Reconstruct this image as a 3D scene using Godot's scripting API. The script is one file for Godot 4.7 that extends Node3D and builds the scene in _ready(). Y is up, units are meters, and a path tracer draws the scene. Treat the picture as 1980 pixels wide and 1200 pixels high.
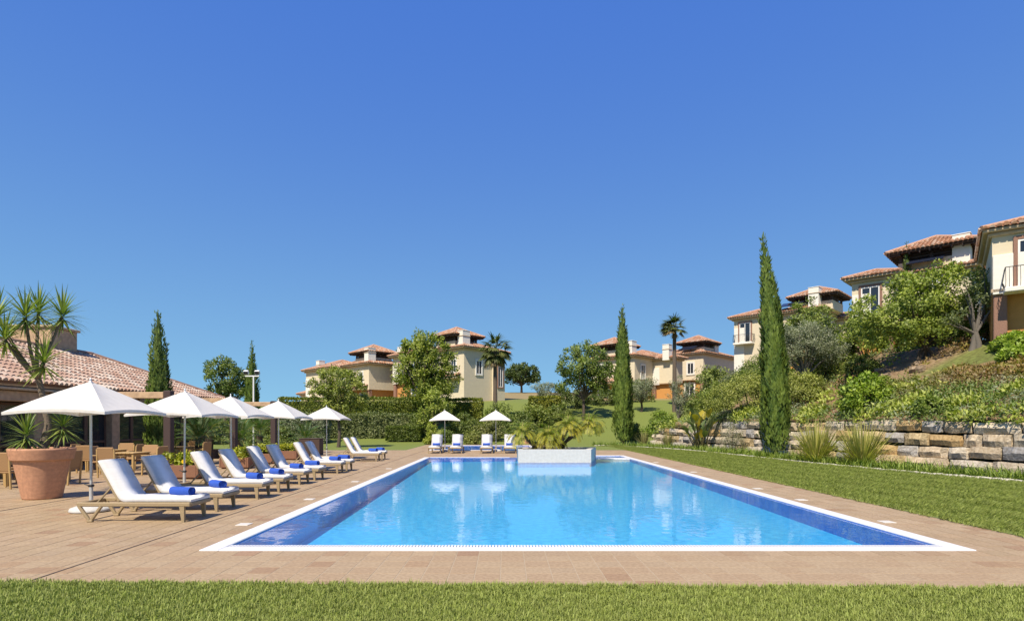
extends Node3D
# A pool terrace below hillside villas. Metres; the pool runs away from the camera along -z.
# Places are given as (x, d): d metres in front of the camera's foot.

const WALL_FOOT := 12.4
var rng := RandomNumberGenerator.new()
var taken := {}
var M := {}

class MB:
	var v := PackedVector3Array()
	var n := PackedVector3Array()
	var c := PackedColorArray()
	var ix := PackedInt32Array()
	var col := Color(1, 1, 1)
	func quad(a: Vector3, b: Vector3, cc: Vector3, d: Vector3) -> void:
		var k := v.size()
		var nn := (b - a).cross(cc - a)
		if nn.length_squared() < 1e-14:
			nn = (cc - a).cross(d - a)
		nn = nn.normalized()
		v.append_array(PackedVector3Array([a, b, cc, d]))
		n.append_array(PackedVector3Array([nn, nn, nn, nn]))
		c.append_array(PackedColorArray([col, col, col, col]))
		ix.append_array(PackedInt32Array([k, k + 2, k + 1, k, k + 3, k + 2]))
	func tri(a: Vector3, b: Vector3, cc: Vector3) -> void:
		var k := v.size()
		var nn := (b - a).cross(cc - a).normalized()
		v.append_array(PackedVector3Array([a, b, cc]))
		n.append_array(PackedVector3Array([nn, nn, nn]))
		c.append_array(PackedColorArray([col, col, col]))
		ix.append_array(PackedInt32Array([k, k + 2, k + 1]))
	func box(ctr: Vector3, s: Vector3, b := Basis()) -> void:
		cbox(ctr, s, 0.0, b)
	# a box with chamfered edges; with bev 0 a plain box
	func cbox(ctr: Vector3, s: Vector3, bev := 0.008, b := Basis(), jit := 0.0, r: RandomNumberGenerator = null) -> void:
		var h := s * 0.5
		var e := minf(bev, minf(h.x, minf(h.y, h.z)) * 0.9)
		var p := {}
		for sx in [-1, 1]:
			for sy in [-1, 1]:
				for sz in [-1, 1]:
					var o := Vector3.ZERO
					if jit > 0.0:
						o = Vector3(r.randf_range(-jit, jit), r.randf_range(-jit, jit), r.randf_range(-jit, jit))
					p[[sx, sy, sz, 0]] = ctr + b * (Vector3(sx * h.x, sy * (h.y - e), sz * (h.z - e)) + o)
					p[[sx, sy, sz, 1]] = ctr + b * (Vector3(sx * (h.x - e), sy * h.y, sz * (h.z - e)) + o)
					p[[sx, sy, sz, 2]] = ctr + b * (Vector3(sx * (h.x - e), sy * (h.y - e), sz * h.z) + o)
		for s1 in [-1, 1]:
			oq([p[[s1, -1, -1, 0]], p[[s1, 1, -1, 0]], p[[s1, 1, 1, 0]], p[[s1, -1, 1, 0]]], ctr)
			oq([p[[-1, s1, -1, 1]], p[[-1, s1, 1, 1]], p[[1, s1, 1, 1]], p[[1, s1, -1, 1]]], ctr)
			oq([p[[-1, -1, s1, 2]], p[[1, -1, s1, 2]], p[[1, 1, s1, 2]], p[[-1, 1, s1, 2]]], ctr)
		if e <= 0.0:
			return
		for s1 in [-1, 1]:
			for s2 in [-1, 1]:
				oq([p[[s1, s2, -1, 0]], p[[s1, s2, -1, 1]], p[[s1, s2, 1, 1]], p[[s1, s2, 1, 0]]], ctr)
				oq([p[[-1, s1, s2, 1]], p[[-1, s1, s2, 2]], p[[1, s1, s2, 2]], p[[1, s1, s2, 1]]], ctr)
				oq([p[[s1, -1, s2, 0]], p[[s1, -1, s2, 2]], p[[s1, 1, s2, 2]], p[[s1, 1, s2, 0]]], ctr)
				for s3 in [-1, 1]:
					var a: Vector3 = p[[s1, s2, s3, 0]]
					var bb: Vector3 = p[[s1, s2, s3, 1]]
					var cc: Vector3 = p[[s1, s2, s3, 2]]
					if (bb - a).cross(cc - a).dot(a - ctr) < 0.0:
						tri(a, cc, bb)
					else:
						tri(a, bb, cc)
	func oq(q: Array, ctr: Vector3) -> void:
		var nn: Vector3 = (q[1] - q[0]).cross(q[2] - q[0])
		if nn.dot((q[0] + q[2]) * 0.5 - ctr) < 0.0:
			quad(q[0], q[3], q[2], q[1])
		else:
			quad(q[0], q[1], q[2], q[3])
	func beam(a: Vector3, b: Vector3, w: float, h: float, bev := 0.006, up := Vector3.UP) -> void:
		var z := (b - a).normalized()
		if absf(z.dot(up)) > 0.98:
			up = Vector3.RIGHT
		var x := up.cross(z).normalized()
		cbox((a + b) * 0.5, Vector3(w, h, a.distance_to(b)), bev, Basis(x, z.cross(x), z))
	func tube(pts: Array, rad: Array, seg := 8, caps := true) -> void:
		var k0 := v.size()
		var side := Vector3.ZERO
		for i in pts.size():
			var t: Vector3 = (pts[mini(i + 1, pts.size() - 1)] - pts[maxi(i - 1, 0)]).normalized()
			if side == Vector3.ZERO:
				side = t.cross(Vector3.RIGHT if absf(t.x) < 0.8 else Vector3.UP).normalized()
			side = (side - t * side.dot(t)).normalized()
			var up := t.cross(side)
			for j in seg:
				var a := TAU * j / seg
				var d := side * cos(a) + up * sin(a)
				v.append(pts[i] + d * float(rad[i]))
				n.append(d)
				c.append(col)
		for i in pts.size() - 1:
			for j in seg:
				var a := k0 + i * seg + j
				var b := k0 + i * seg + (j + 1) % seg
				ix.append_array(PackedInt32Array([a, a + seg, b, b, a + seg, b + seg]))
		if caps:
			for e in [0, pts.size() - 1]:
				var t: Vector3 = (pts[1] - pts[0]).normalized() * -1.0 if e == 0 else (pts[e] - pts[e - 1]).normalized()
				var k := v.size()
				v.append(pts[e]); n.append(t); c.append(col)
				for j in seg:
					v.append(v[k0 + e * seg + j]); n.append(t); c.append(col)
				for j in seg:
					var a := k + 1 + j
					var b := k + 1 + (j + 1) % seg
					ix.append_array(PackedInt32Array([k, a, b] if e == 0 else [k, b, a]))
	# profile of (radius, height) points turned round the vertical through ctr
	func lathe(prof: Array, seg: int, ctr := Vector3.ZERO, wob := 0.0, flat := false) -> void:
		var k0 := v.size()
		for i in prof.size():
			var t: Vector2 = (prof[mini(i + 1, prof.size() - 1)] - prof[maxi(i - 1, 0)]).normalized()
			for j in seg + 1:
				var a := TAU * j / seg
				var r: float = prof[i].x * (1.0 + wob * sin(a * 3.0 + i) * cos(a * 5.0 + i * 2.0))
				v.append(ctr + Vector3(cos(a) * r, prof[i].y, sin(a) * r))
				n.append(Vector3(cos(a) * t.y, -t.x, sin(a) * t.y).normalized())
				c.append(col)
		for i in prof.size() - 1:
			for j in seg:
				var a := k0 + i * (seg + 1) + j
				ix.append_array(PackedInt32Array([a, a + 1, a + seg + 1, a + 1, a + seg + 2, a + seg + 1]))
	func lathe_disc(ctr: Vector3, r: float, e: float) -> void:
		for j in 14:
			var a := TAU * j / 14.0
			var b := TAU * (j + 1) / 14.0
			var q := ctr + Vector3(cos(a), sin(a) * 0.86, 0) * r
			var w := ctr + Vector3(cos(b), sin(b) * 0.86, 0) * r
			if e > 0: tri(ctr, q, w)
			else: tri(ctr, w, q)
	func leaf(p: Vector3, dir: Vector3, side: Vector3, l: float, w: float, hint: Vector3, cc: Color) -> void:
		var k := v.size()
		var g := dir.cross(side)
		var flip := g.dot(hint) < 0.0
		if flip:
			g = -g
		var nn := (g + hint * 0.55).normalized()
		var m := p + dir * (l * 0.45)
		v.append_array(PackedVector3Array([p, m + side * (w * 0.5), p + dir * l, m - side * (w * 0.5)]))
		n.append_array(PackedVector3Array([nn, nn, nn, nn]))
		cc = Color(cc.r * 1.3, cc.g * 1.3, cc.b * 1.2)
		c.append_array(PackedColorArray([cc, cc, cc, cc]))
		# seen from the side that g points to, the outline must run clockwise
		ix.append_array(PackedInt32Array([k, k + 1, k + 2, k, k + 2, k + 3] if not flip else [k, k + 2, k + 1, k, k + 3, k + 2]))
	# a curved sword-shaped leaf
	func blade(p: Vector3, dir: Vector3, l: float, w: float, droop: float, cc: Color, fold := 0.0, segs := 3) -> void:
		var k := v.size()
		var side := dir.cross(Vector3.UP)
		if side.length() < 0.05:
			side = Vector3(sin(p.x * 91.0), 0, cos(p.z * 57.0))
		side = side.normalized()
		var q := p
		var d := dir
		for i in segs + 1:
			var t := float(i) / segs
			var ww := w * 0.5 * (1.0 - pow(t, 2.2)) * (0.55 + 1.5 * t * (1.0 - t)) + 0.001
			var nn := side.cross(d).normalized()
			v.append_array(PackedVector3Array([q + side * ww, q - side * ww]))
			n.append_array(PackedVector3Array([nn, nn]))
			c.append_array(PackedColorArray([cc, cc]))
			if i < segs:
				var a := k + i * 2
				ix.append_array(PackedInt32Array([a, a + 1, a + 2, a + 1, a + 3, a + 2]))
			d = (d + Vector3.DOWN * droop / segs).normalized()
			q += d * (l / segs)
	func mesh() -> ArrayMesh:
		var arr := []
		arr.resize(Mesh.ARRAY_MAX)
		arr[Mesh.ARRAY_VERTEX] = v
		arr[Mesh.ARRAY_NORMAL] = n
		arr[Mesh.ARRAY_COLOR] = c
		arr[Mesh.ARRAY_INDEX] = ix
		var m := ArrayMesh.new()
		m.add_surface_from_arrays(Mesh.PRIMITIVE_TRIANGLES, arr)
		return m

# ---------------------------------------------------------------- naming
func numbered(called: String) -> String:
	taken[called] = taken.get(called, -1) + 1
	return called if taken[called] == 0 else "%s_%03d" % [called, taken[called]]

func tag(o: Node3D, label: String, category: String, group := "", kind := "") -> Node3D:
	if label: o.set_meta("label", label)
	if category: o.set_meta("category", category)
	if group: o.set_meta("group", group)
	if kind: o.set_meta("kind", kind)
	return o

func thing(called: String, label: String, category: String, at := Vector3.ZERO, turn := 0.0, group := "") -> Node3D:
	var o := Node3D.new()
	o.name = numbered(called)
	add_child(o)
	o.position = at
	o.rotation.y = turn
	return tag(o, label, category, group)

func part(called: String, mb, mat: Material, parent: Node3D, at := Vector3.ZERO, kind := "") -> MeshInstance3D:
	var o := MeshInstance3D.new()
	o.name = called
	o.mesh = mb.mesh() if mb is MB else mb
	o.material_override = mat
	o.position = at
	parent.add_child(o, true)
	if kind: o.set_meta("kind", kind)
	return o

func struct(called: String, mb: MB, mat: Material) -> MeshInstance3D:
	var o := MeshInstance3D.new()
	o.name = numbered(called)
	o.mesh = mb.mesh()
	o.material_override = mat
	add_child(o)
	o.set_meta("kind", "structure")
	return o

func copy_of(o: Node3D, at: Vector3, turn: float, label: String, group := "") -> Node3D:
	var base := String(o.name)
	if base.length() > 4 and base.substr(base.length() - 4, 1) == "_" and base.right(3).is_valid_int():
		base = base.substr(0, base.length() - 4)
	var r: Node3D = o.duplicate()
	r.name = numbered(base)
	add_child(r)
	r.position = at
	r.rotation.y = turn
	r.set_meta("label", label)
	if group: r.set_meta("group", group)
	return r

# ---------------------------------------------------------------- the lie of the land
const LAND := [[-50.0, 0.0], [46.6, 0.0], [50.0, 0.3], [55.0, 1.2], [62.0, 3.0], [68.0, 4.3], [90.0, 6.2], [100.0, 7.2], [115.0, 8.0], [160.0, 8.5], [900.0, 8.5]]

func rise(d: float, x := 0.0) -> float:
	var y := rise_mid(d)
	# the ground falls away beyond the pavilion
	return y if x > -24.0 else lerpf(y, minf(y, 2.6), smoothstep(-24.0, -42.0, x))

func rise_mid(d: float) -> float:
	for i in LAND.size() - 1:
		if d <= LAND[i + 1][0]:
			var t: float = clampf((d - LAND[i][0]) / (LAND[i + 1][0] - LAND[i][0]), 0, 1)
			return lerpf(LAND[i][1], LAND[i + 1][1], t)
	return 8.5

func wall_x(d: float) -> float:
	return WALL_FOOT + 0.23 * (42.5 - d) if d < 45.0 else 11.82 + (d - 45.0) * 0.5

func bank(x: float, d: float) -> float:
	var u := x - wall_x(d)
	if u <= 0.0:
		return 0.0
	return 1.75 * clampf((50.0 - d) / 10.0, 0.0, 1.0) + 0.48 * minf(u, 9.0) + 0.03 * maxf(0.0, u - 9.0)

func land(x: float, d: float) -> float:
	return rise(d, x) + bank(x, d)

func on_land(x: float, d: float, lift := 0.0) -> Vector3:
	return Vector3(x, land(x, d) + lift, -d)

func P(x: float, y: float, d: float) -> Vector3:
	return Vector3(x, y, -d)

# ---------------------------------------------------------------- materials
func noise_tex(freq: float, oct: int, lo: Color, hi: Color, sz := 512, kind := FastNoiseLite.TYPE_SIMPLEX_SMOOTH, sd := 3, mid = null) -> NoiseTexture2D:
	var f := FastNoiseLite.new()
	f.noise_type = kind
	f.frequency = freq
	f.fractal_octaves = oct
	f.seed = sd
	var t := NoiseTexture2D.new()
	t.width = sz
	t.height = sz
	t.seamless = true
	t.noise = f
	var g := Gradient.new()
	g.set_color(0, lo)
	g.set_color(1, hi)
	if mid != null:
		g.add_point(0.5, mid)
	t.color_ramp = g
	return t

func normal_tex(freq: float, oct: int, strength: float, sz := 512, sd := 5) -> NoiseTexture2D:
	var f := FastNoiseLite.new()
	f.noise_type = FastNoiseLite.TYPE_SIMPLEX_SMOOTH
	f.frequency = freq
	f.fractal_octaves = oct
	f.seed = sd
	var t := NoiseTexture2D.new()
	t.width = sz
	t.height = sz
	t.seamless = true
	t.noise = f
	t.as_normal_map = true
	t.bump_strength = strength
	return t

func lin(r: float, g: float, b: float) -> Color:
	return Color(r, g, b).linear_to_srgb()

# a plain material; base colour given as linear values
func mat(called: String, r: float, g: float, b: float, rough := 0.8, tex: Texture2D = null, scale := 1.0, nrm: Texture2D = null, nscale := 0.5) -> StandardMaterial3D:
	var m := StandardMaterial3D.new()
	m.resource_name = called
	m.albedo_color = lin(r, g, b)
	m.roughness = rough
	if tex or nrm:
		m.uv1_triplanar = true
		m.uv1_world_triplanar = true
		m.uv1_scale = Vector3.ONE * scale
	if tex: m.albedo_texture = tex
	if nrm:
		m.normal_enabled = true
		m.normal_texture = nrm
		m.normal_scale = nscale
	M[called] = m
	return m

func tinted(called: String, rough := 0.8, tex: Texture2D = null, scale := 1.0, nrm: Texture2D = null, nscale := 0.5) -> StandardMaterial3D:
	var m := mat(called, 1, 1, 1, rough, tex, scale, nrm, nscale)
	m.vertex_color_use_as_albedo = true
	return m

func make_materials() -> void:
	var mottle := noise_tex(0.012, 4, Color(0.8, 0.8, 0.8), Color(1, 1, 1))
	var soft := noise_tex(0.012, 4, Color(0.93, 0.93, 0.93), Color(1, 1, 1))
	var grain := noise_tex(0.06, 4, Color(0.72, 0.72, 0.72), Color(1, 1, 1), 512, FastNoiseLite.TYPE_SIMPLEX_SMOOTH, 8)
	var rough_n := normal_tex(0.03, 4, 6.0)
	tinted("deck_tile", 0.75, noise_tex(0.03, 5, Color(0.86, 0.84, 0.82), Color(1, 1, 1), 512, FastNoiseLite.TYPE_SIMPLEX_SMOOTH, 11), 1.1)
	mat("grout", 0.5, 0.4, 0.27, 0.95, grain, 2.0)
	mat("joint", 0.1, 0.075, 0.055, 0.9)
	mat("coping", 0.7, 0.7, 0.69, 0.5, soft, 1.3)
	mat("white_render", 0.55, 0.52, 0.47, 0.85, soft, 0.9)
	mat("lid", 0.6, 0.57, 0.5, 0.5)
	tinted("pool_tile", 0.3, noise_tex(0.008, 5, Color(0.45, 0.8, 0.88), Color(1, 1, 1), 1024, FastNoiseLite.TYPE_SIMPLEX_SMOOTH, 4), 0.6)  # the mottle paints the speckle of rippled, refracting water into the tile colour
	var w := mat("water", 0.8, 0.93, 1.0, 0.0, null, 0.3, normal_tex(0.009, 3, 8.0, 1024, 21), 0.05)
	w.transparency = BaseMaterial3D.TRANSPARENCY_ALPHA
	w.albedo_color.a = 0.03
	w.metallic_specular = 0.41
	tinted("lawn", 0.95, noise_tex(0.02, 5, Color(0.7, 0.72, 0.6), Color(1, 1, 1), 1024, FastNoiseLite.TYPE_SIMPLEX_SMOOTH, 31), 0.5)
	tinted("hill_soil", 0.95, noise_tex(0.02, 5, Color(0.6, 0.55, 0.5), Color(1, 1, 1), 512, FastNoiseLite.TYPE_SIMPLEX_SMOOTH, 32), 0.35, rough_n, 0.8)
	var lf := tinted("leaf", 0.55)
	lf.backlight_enabled = true
	lf.backlight = lin(0.5, 0.62, 0.22)
	var gr := tinted("grass_blade", 0.6)
	gr.backlight_enabled = true
	gr.backlight = lin(0.35, 0.45, 0.15)
	tinted("bark", 0.95, grain, 1.5, rough_n, 1.2)
	tinted("plain_tint", 0.8, mottle, 1.0)
	tinted("stone", 0.9, noise_tex(0.018, 5, Color(0.68, 0.64, 0.58), Color(1, 1, 1), 512, FastNoiseLite.TYPE_SIMPLEX_SMOOTH, 12), 0.8, normal_tex(0.02, 5, 10.0, 512, 13), 1.0)
	tinted("roof_tile", 0.85, noise_tex(0.05, 4, Color(0.7, 0.68, 0.66), Color(1, 1, 1), 512, FastNoiseLite.TYPE_SIMPLEX_SMOOTH, 14), 1.2)
	mat("villa_cream", 0.68, 0.59, 0.42, 0.9, soft, 0.35)
	mat("villa_white", 0.78, 0.75, 0.66, 0.9, soft, 0.5)
	mat("villa_ochre", 0.55, 0.27, 0.075, 0.9, soft, 0.4)
	mat("villa_stone", 0.36, 0.2, 0.14, 0.9, grain, 1.0, rough_n, 0.8)
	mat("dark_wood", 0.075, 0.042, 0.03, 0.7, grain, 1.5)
	mat("brown_post", 0.075, 0.045, 0.04, 0.75, grain, 1.5)
	mat("beige_render", 0.58, 0.4, 0.24, 0.9, mottle, 0.5)
	mat("cream_trim", 0.62, 0.48, 0.32, 0.85, mottle, 0.7)
	var gl := mat("window_glass", 0.02, 0.026, 0.034, 0.04)
	gl.metallic_specular = 0.6
	mat("frame_brown", 0.13, 0.07, 0.045, 0.6)
	mat("frame_white", 0.75, 0.74, 0.7, 0.6)
	mat("iron", 0.03, 0.03, 0.032, 0.5)
	mat("solar_panel", 0.02, 0.025, 0.045, 0.1)
	mat("lounger_frame", 0.43, 0.325, 0.18, 0.6, grain, 2.0)
	var fb := mat("white_fabric", 0.76, 0.76, 0.75, 0.9, soft, 2.0, rough_n, 0.2)
	fb.rim_enabled = true
	fb.rim = 0.2
	var cn := mat("canopy_fabric", 0.76, 0.75, 0.71, 0.85, soft, 1.0)
	cn.backlight_enabled = true
	cn.backlight = lin(0.45, 0.42, 0.36)
	mat("towel", 0.035, 0.12, 0.6, 0.95, grain, 6.0, normal_tex(0.12, 3, 8.0, 512, 17), 0.8)
	var al := mat("aluminium", 0.62, 0.62, 0.6, 0.4)
	al.metallic = 0.55
	mat("concrete", 0.66, 0.65, 0.62, 0.9, grain, 2.0)
	mat("terracotta", 0.6, 0.315, 0.185, 0.8, mottle, 1.6)
	mat("trough_clay", 0.3, 0.145, 0.085, 0.9, grain, 2.0, rough_n, 0.7)
	mat("soil", 0.06, 0.042, 0.03, 1.0, grain, 4.0)
	mat("teak", 0.6, 0.4, 0.16, 0.65, grain, 2.5)
	mat("wicker", 0.46, 0.275, 0.125, 0.8, grain, 5.0)
	mat("limestone_edging", 0.7, 0.66, 0.54, 0.9, grain, 3.0)
	mat("white_metal", 0.72, 0.72, 0.7, 0.5)
	mat("black_plastic", 0.015, 0.015, 0.016, 0.5)

# ---------------------------------------------------------------- the scene
func _ready() -> void:
	rng.seed = 20240611
	# camera
	var cam := Camera3D.new()
	cam.name = "camera"
	add_child(cam)
	cam.position = Vector3(0, 1.7, 0)
	cam.projection = Camera3D.PROJECTION_FRUSTUM
	cam.near = 0.1
	cam.far = 2000.0
	cam.size = 0.109091
	cam.frustum_offset = Vector2(0.00109, 0.01991)
	cam.current = true
	# sky
	var env := Environment.new()
	env.background_mode = Environment.BG_SKY
	var ps := ProceduralSkyMaterial.new()
	ps.sky_top_color = Color8(58, 99, 178)
	ps.sky_horizon_color = Color8(125, 173, 199)
	ps.sky_curve = 0.19
	ps.ground_bottom_color = Color8(96, 100, 70)
	ps.ground_horizon_color = Color8(138, 160, 150)
	env.sky = Sky.new()
	env.sky.sky_material = ps
	env.tonemap_mode = Environment.TONE_MAPPER_LINEAR
	env.tonemap_exposure = 1.45
	env.sdfgi_enabled = true
	env.ssao_enabled = true
	env.ssil_enabled = true
	var we := WorldEnvironment.new()
	we.name = "world_environment"
	we.environment = env
	add_child(we)
	# sun: high, from the terrace side, a little behind the camera
	var sun := DirectionalLight3D.new()
	sun.name = "sun"
	sun.light_energy = 1.55
	sun.light_color = Color(1.0, 0.95, 0.87)
	sun.light_angular_distance = 0.5
	sun.shadow_enabled = true
	sun.sky_mode = DirectionalLight3D.SKY_MODE_LIGHT_ONLY
	add_child(sun)
	sun.look_at_from_position(Vector3(-0.25, 0.8, 0.54), Vector3.ZERO)

	make_materials()
	build_land()
	build_deck()
	build_pools()
	build_planter_island()
	build_stone_wall()
	build_edging()
	build_villas()
	build_pavilion()
	build_terrace_furniture()
	build_loungers_and_parasols()
	build_big_pot()
	build_trees()
	build_hedges_and_shrubs()
	build_hillside_planting()
	build_border_planting()
	build_small_things()
	build_lawn_blades()

# ---------------------------------------------------------------- ground
const DECK_X0 := -32.0
const DECK_X1 := 7.77
const DECK_D0 := 5.95
const DECK_D1 := 36.62
const KX0 := -4.99
const KX1 := 1.97
const KD1 := 44.74
const KID := [-6.44, 3.13, 46.48]   # the deck round the small pool: x from, x to, far edge

func lawn_edge(x: float) -> float:
	return 5.95 - 0.021 * clampf(x, -8.0, 8.0)

func in_deck(x: float, d: float) -> bool:
	return (x > DECK_X0 and x < DECK_X1 and d > DECK_D0 and d < DECK_D1) or (x > KID[0] and x < KID[1] and d >= DECK_D1 and d < KID[2])

func lawn_tone(x: float, d: float) -> Color:
	var k := Color(0.2, 0.245, 0.046)
	if d > 72.0 + 3.0 * sin(x * 0.37) + 2.0 * sin(x * 0.11 + 1.0):
		k = Color(0.36, 0.27, 0.13)
	return k

# which way the mower laid the grass: -1 or 1 in alternate swathes parallel to the border
func swathe(x: float, d: float) -> float:
	if x < DECK_X1 or d > 48.0: return 0.0
	return 1.0 if fposmod((0.93 * (x - 7.7) + 0.36 * (d - 6.0)) / 1.3, 1.0) < 0.55 else -1.0

func grid_mesh(xs: Array, ds: Array, height: Callable, tone: Callable, skip: Callable) -> MB:
	var mb := MB.new()
	var w := xs.size()
	for j in ds.size():
		for i in w:
			var x: float = xs[i]
			var d: float = ds[j]
			var q: Vector3 = height.call(x, d)
			mb.v.append(q)
			var e := 0.4
			var hx: float = (height.call(x + e, d) as Vector3).y - (height.call(x - e, d) as Vector3).y
			var hd: float = (height.call(x, d + e) as Vector3).y - (height.call(x, d - e) as Vector3).y
			mb.n.append(Vector3(-hx, 2.0 * e, hd).normalized())
			mb.c.append(tone.call(x, d))
	for j in ds.size() - 1:
		for i in w - 1:
			if skip.call((xs[i] + xs[i + 1]) * 0.5, (ds[j] + ds[j + 1]) * 0.5):
				continue
			var a := j * w + i
			# d grows away from the camera (-z): a, a+1 near; a+w, a+w+1 far
			mb.ix.append_array(PackedInt32Array([a, a + w, a + 1, a + 1, a + w, a + w + 1]))
	return mb

func spaced(stops: Array) -> Array:
	# [from, to, step] runs joined into one rising list
	var out := []
	for s in stops:
		var k: int = maxi(1, roundi((s[1] - s[0]) / s[2]))
		for i in k:
			out.append(lerpf(s[0], s[1], float(i) / k))
	out.append(stops[-1][1])
	return out

func build_land() -> void:
	var xs := spaced([[-600, -120, 80], [-120, DECK_X0, 11], [DECK_X0, KID[0], 3], [KID[0], KID[1], 2], [KID[1], DECK_X1, 1.5], [DECK_X1, 19, 0.2], [19, 60, 4], [60, 120, 15], [120, 600, 80]])
	var ds := spaced([[-14, 2, 4], [2, DECK_D0, 0.6], [DECK_D0, DECK_D1, 0.45], [DECK_D1, KID[2], 1.2], [KID[2], 130, 2.5], [130, 700, 60]])
	var hgt := func(x: float, d: float) -> Vector3:
		var y := rise(d, x) + 0.012
		var dd := d
		if absf(d - DECK_D0) < 0.01 and x < DECK_X1:
			dd = lawn_edge(x)
		return P(x, y, dd)
	struct("lawn", grid_mesh(xs, ds, hgt, lawn_tone, in_deck), M.lawn)
	# the planted bank above the stone wall
	var us := spaced([[0.0, 16, 0.5], [16, 60, 4], [60, 400, 40]])
	var hd := spaced([[2, 60, 0.8], [60, 120, 4]])
	var mb := MB.new()
	var nz := FastNoiseLite.new()
	nz.seed = 5
	nz.frequency = 0.12
	for d in hd:
		for u in us:
			var x: float = wall_x(d) + u + 0.25
			var bump := nz.get_noise_2d(x * 2.0, d * 2.0) * 0.12 * clampf(u, 0, 1)
			mb.v.append(P(x, land(x, d) + bump - 0.03, d))
			var e := 0.4
			mb.n.append(Vector3(land(x - e, d) - land(x + e, d), 2 * e, land(x, d + e) - land(x, d - e)).normalized())
			var t := clampf(0.5 + nz.get_noise_2d(x, d) * 1.4, 0, 1)
			var k := Color(0.3, 0.19, 0.1).lerp(Color(0.36, 0.27, 0.15), t)
			if u > 5.2 + nz.get_noise_2d(x * 3.0, d * 3.0) and d < 28.5 or u > 9.0:
				k = Color(0.15, 0.2, 0.04).lerp(Color(0.21, 0.25, 0.06), t)
			mb.c.append(k)
	var w := us.size()
	for j in hd.size() - 1:
		for i in w - 1:
			var a := j * w + i
			mb.ix.append_array(PackedInt32Array([a, a + w, a + 1, a + 1, a + w, a + w + 1]))
	struct("hillside", mb, M.hill_soil)

# ---------------------------------------------------------------- deck and pools
const PX0 := -4.12
const PX1 := 6.32
const PD0 := 7.62
const PD1 := 28.79
const STEP_X := 4.0       # the wading channel beyond the main pool starts here
const CHANNEL_D := 30.53

func in_pool(x: float, d: float) -> bool:
	if x > PX0 and x < PX1 and d > PD0 and d < PD1: return true
	if x > STEP_X and x < PX1 and d > PD0 and d < CHANNEL_D: return true
	return x > KX0 and x < KX1 and d > DECK_D1 and d < KD1

const TILE_TONES := [[0.395, 0.292, 0.175], [0.385, 0.282, 0.166], [0.41, 0.306, 0.186], [0.37, 0.257, 0.148], [0.39, 0.294, 0.18], [0.345, 0.228, 0.132]]

func build_deck() -> void:
	var bed := MB.new()
	# bed of mortar under the tiles, left open where the pools are
	for r in [[DECK_X0, PX0, 5.6, DECK_D1], [PX1, DECK_X1, 5.6, DECK_D1], [PX0, PX1, 5.6, PD0], [PX0, STEP_X, PD1, DECK_D1], [STEP_X, PX1, CHANNEL_D, DECK_D1], [KID[0], KX0, DECK_D1, KID[2]], [KX1, KID[1], DECK_D1, KID[2]], [KX0, KX1, KD1, KID[2]]]:
		bed.box(P((r[0] + r[1]) * 0.5, -0.0528, (r[2] + r[3]) * 0.5), Vector3(r[1] - r[0], 0.1, r[3] - r[2]))
	# the strip of deck over the small pool's footprint is open: cut it by tiling round it
	var deck := struct("pool_deck", bed, M.grout)
	var p := 0.29
	var variants := []
	for t in TILE_TONES:
		var mb := MB.new()
		mb.col = Color(t[0], t[1], t[2])
		mb.cbox(Vector3(0, -0.006, 0), Vector3(p - 0.011, 0.012, p - 0.011), 0.002)
		variants.append(mb.mesh())
	var rest := MB.new()
	var count := 0
	var d := 5.59
	while d < KID[2]:
		var x := -17.46
		if d > DECK_D1 - 0.1: x = -6.44
		var x1: float = DECK_X1 if d <= DECK_D1 - 0.1 else KID[1]
		while x + p <= x1 + 0.02:
			var cx := x + p * 0.5
			var cd := d + p * 0.5
			var q := in_pool(cx, cd)
			var visible_edge := cd > 5.7
			if not q and visible_edge:
				var k := rng.randi() % TILE_TONES.size()
				if rng.randf() < 0.75: k = k % 3
				if cd < 7.7 and cx > -6.6 and cx < 7.7 and count < 300:
					var o := part("tile", variants[k], M.deck_tile, deck, P(cx, rng.randf_range(-0.0008, 0.0008), cd))
					o.rotation = Vector3(rng.randf_range(-1, 1) * 0.002, 0, rng.randf_range(-1, 1) * 0.002)
					count += 1
				else:
					var t: Array = TILE_TONES[k]
					var f := rng.randf_range(0.94, 1.06)
					rest.col = Color(t[0] * f, t[1] * f, t[2] * f)
					var h := (p - 0.011) * 0.5
					var y := rng.randf_range(-0.001, 0.001)
					var a := P(cx - h, y, cd - h)
					var b := P(cx + h, y, cd - h)
					var c := P(cx + h, y, cd + h)
					var e := P(cx - h, y, cd + h)
					var dn := Vector3(0, -0.008, 0)
					rest.quad(a, b, c, e)
					rest.quad(a + dn, b + dn, b, a)
					rest.quad(b + dn, c + dn, c, b)
					rest.quad(e + dn, a + dn, a, e)
			x += p
		d += p
	part("paving", rest, M.deck_tile, deck, Vector3.ZERO, "stuff")
	# dark movement joints that run the length of the terrace
	for jx in [-5.15, -9.85]:
		var mb := MB.new()
		mb.box(P(jx, 0.002, (6.15 + 36.0) * 0.5), Vector3(0.022, 0.008, 29.8))
		part("movement_joint", mb, M.joint, deck)
	# white covers of the overflow channel
	for s in [[-4.42, 9.6], [-4.42, 12.8], [-4.42, 16.7], [-4.42, 21.5], [6.6, 9.85], [6.6, 12.7], [6.6, 14.9], [6.6, 20.0], [6.6, 25.0]]:
		var mb := MB.new()
		mb.cbox(P(s[0], 0.004, s[1]), Vector3(0.21, 0.012, 0.21), 0.003)
		part("channel_cover", mb, M.lid, deck)

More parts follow.
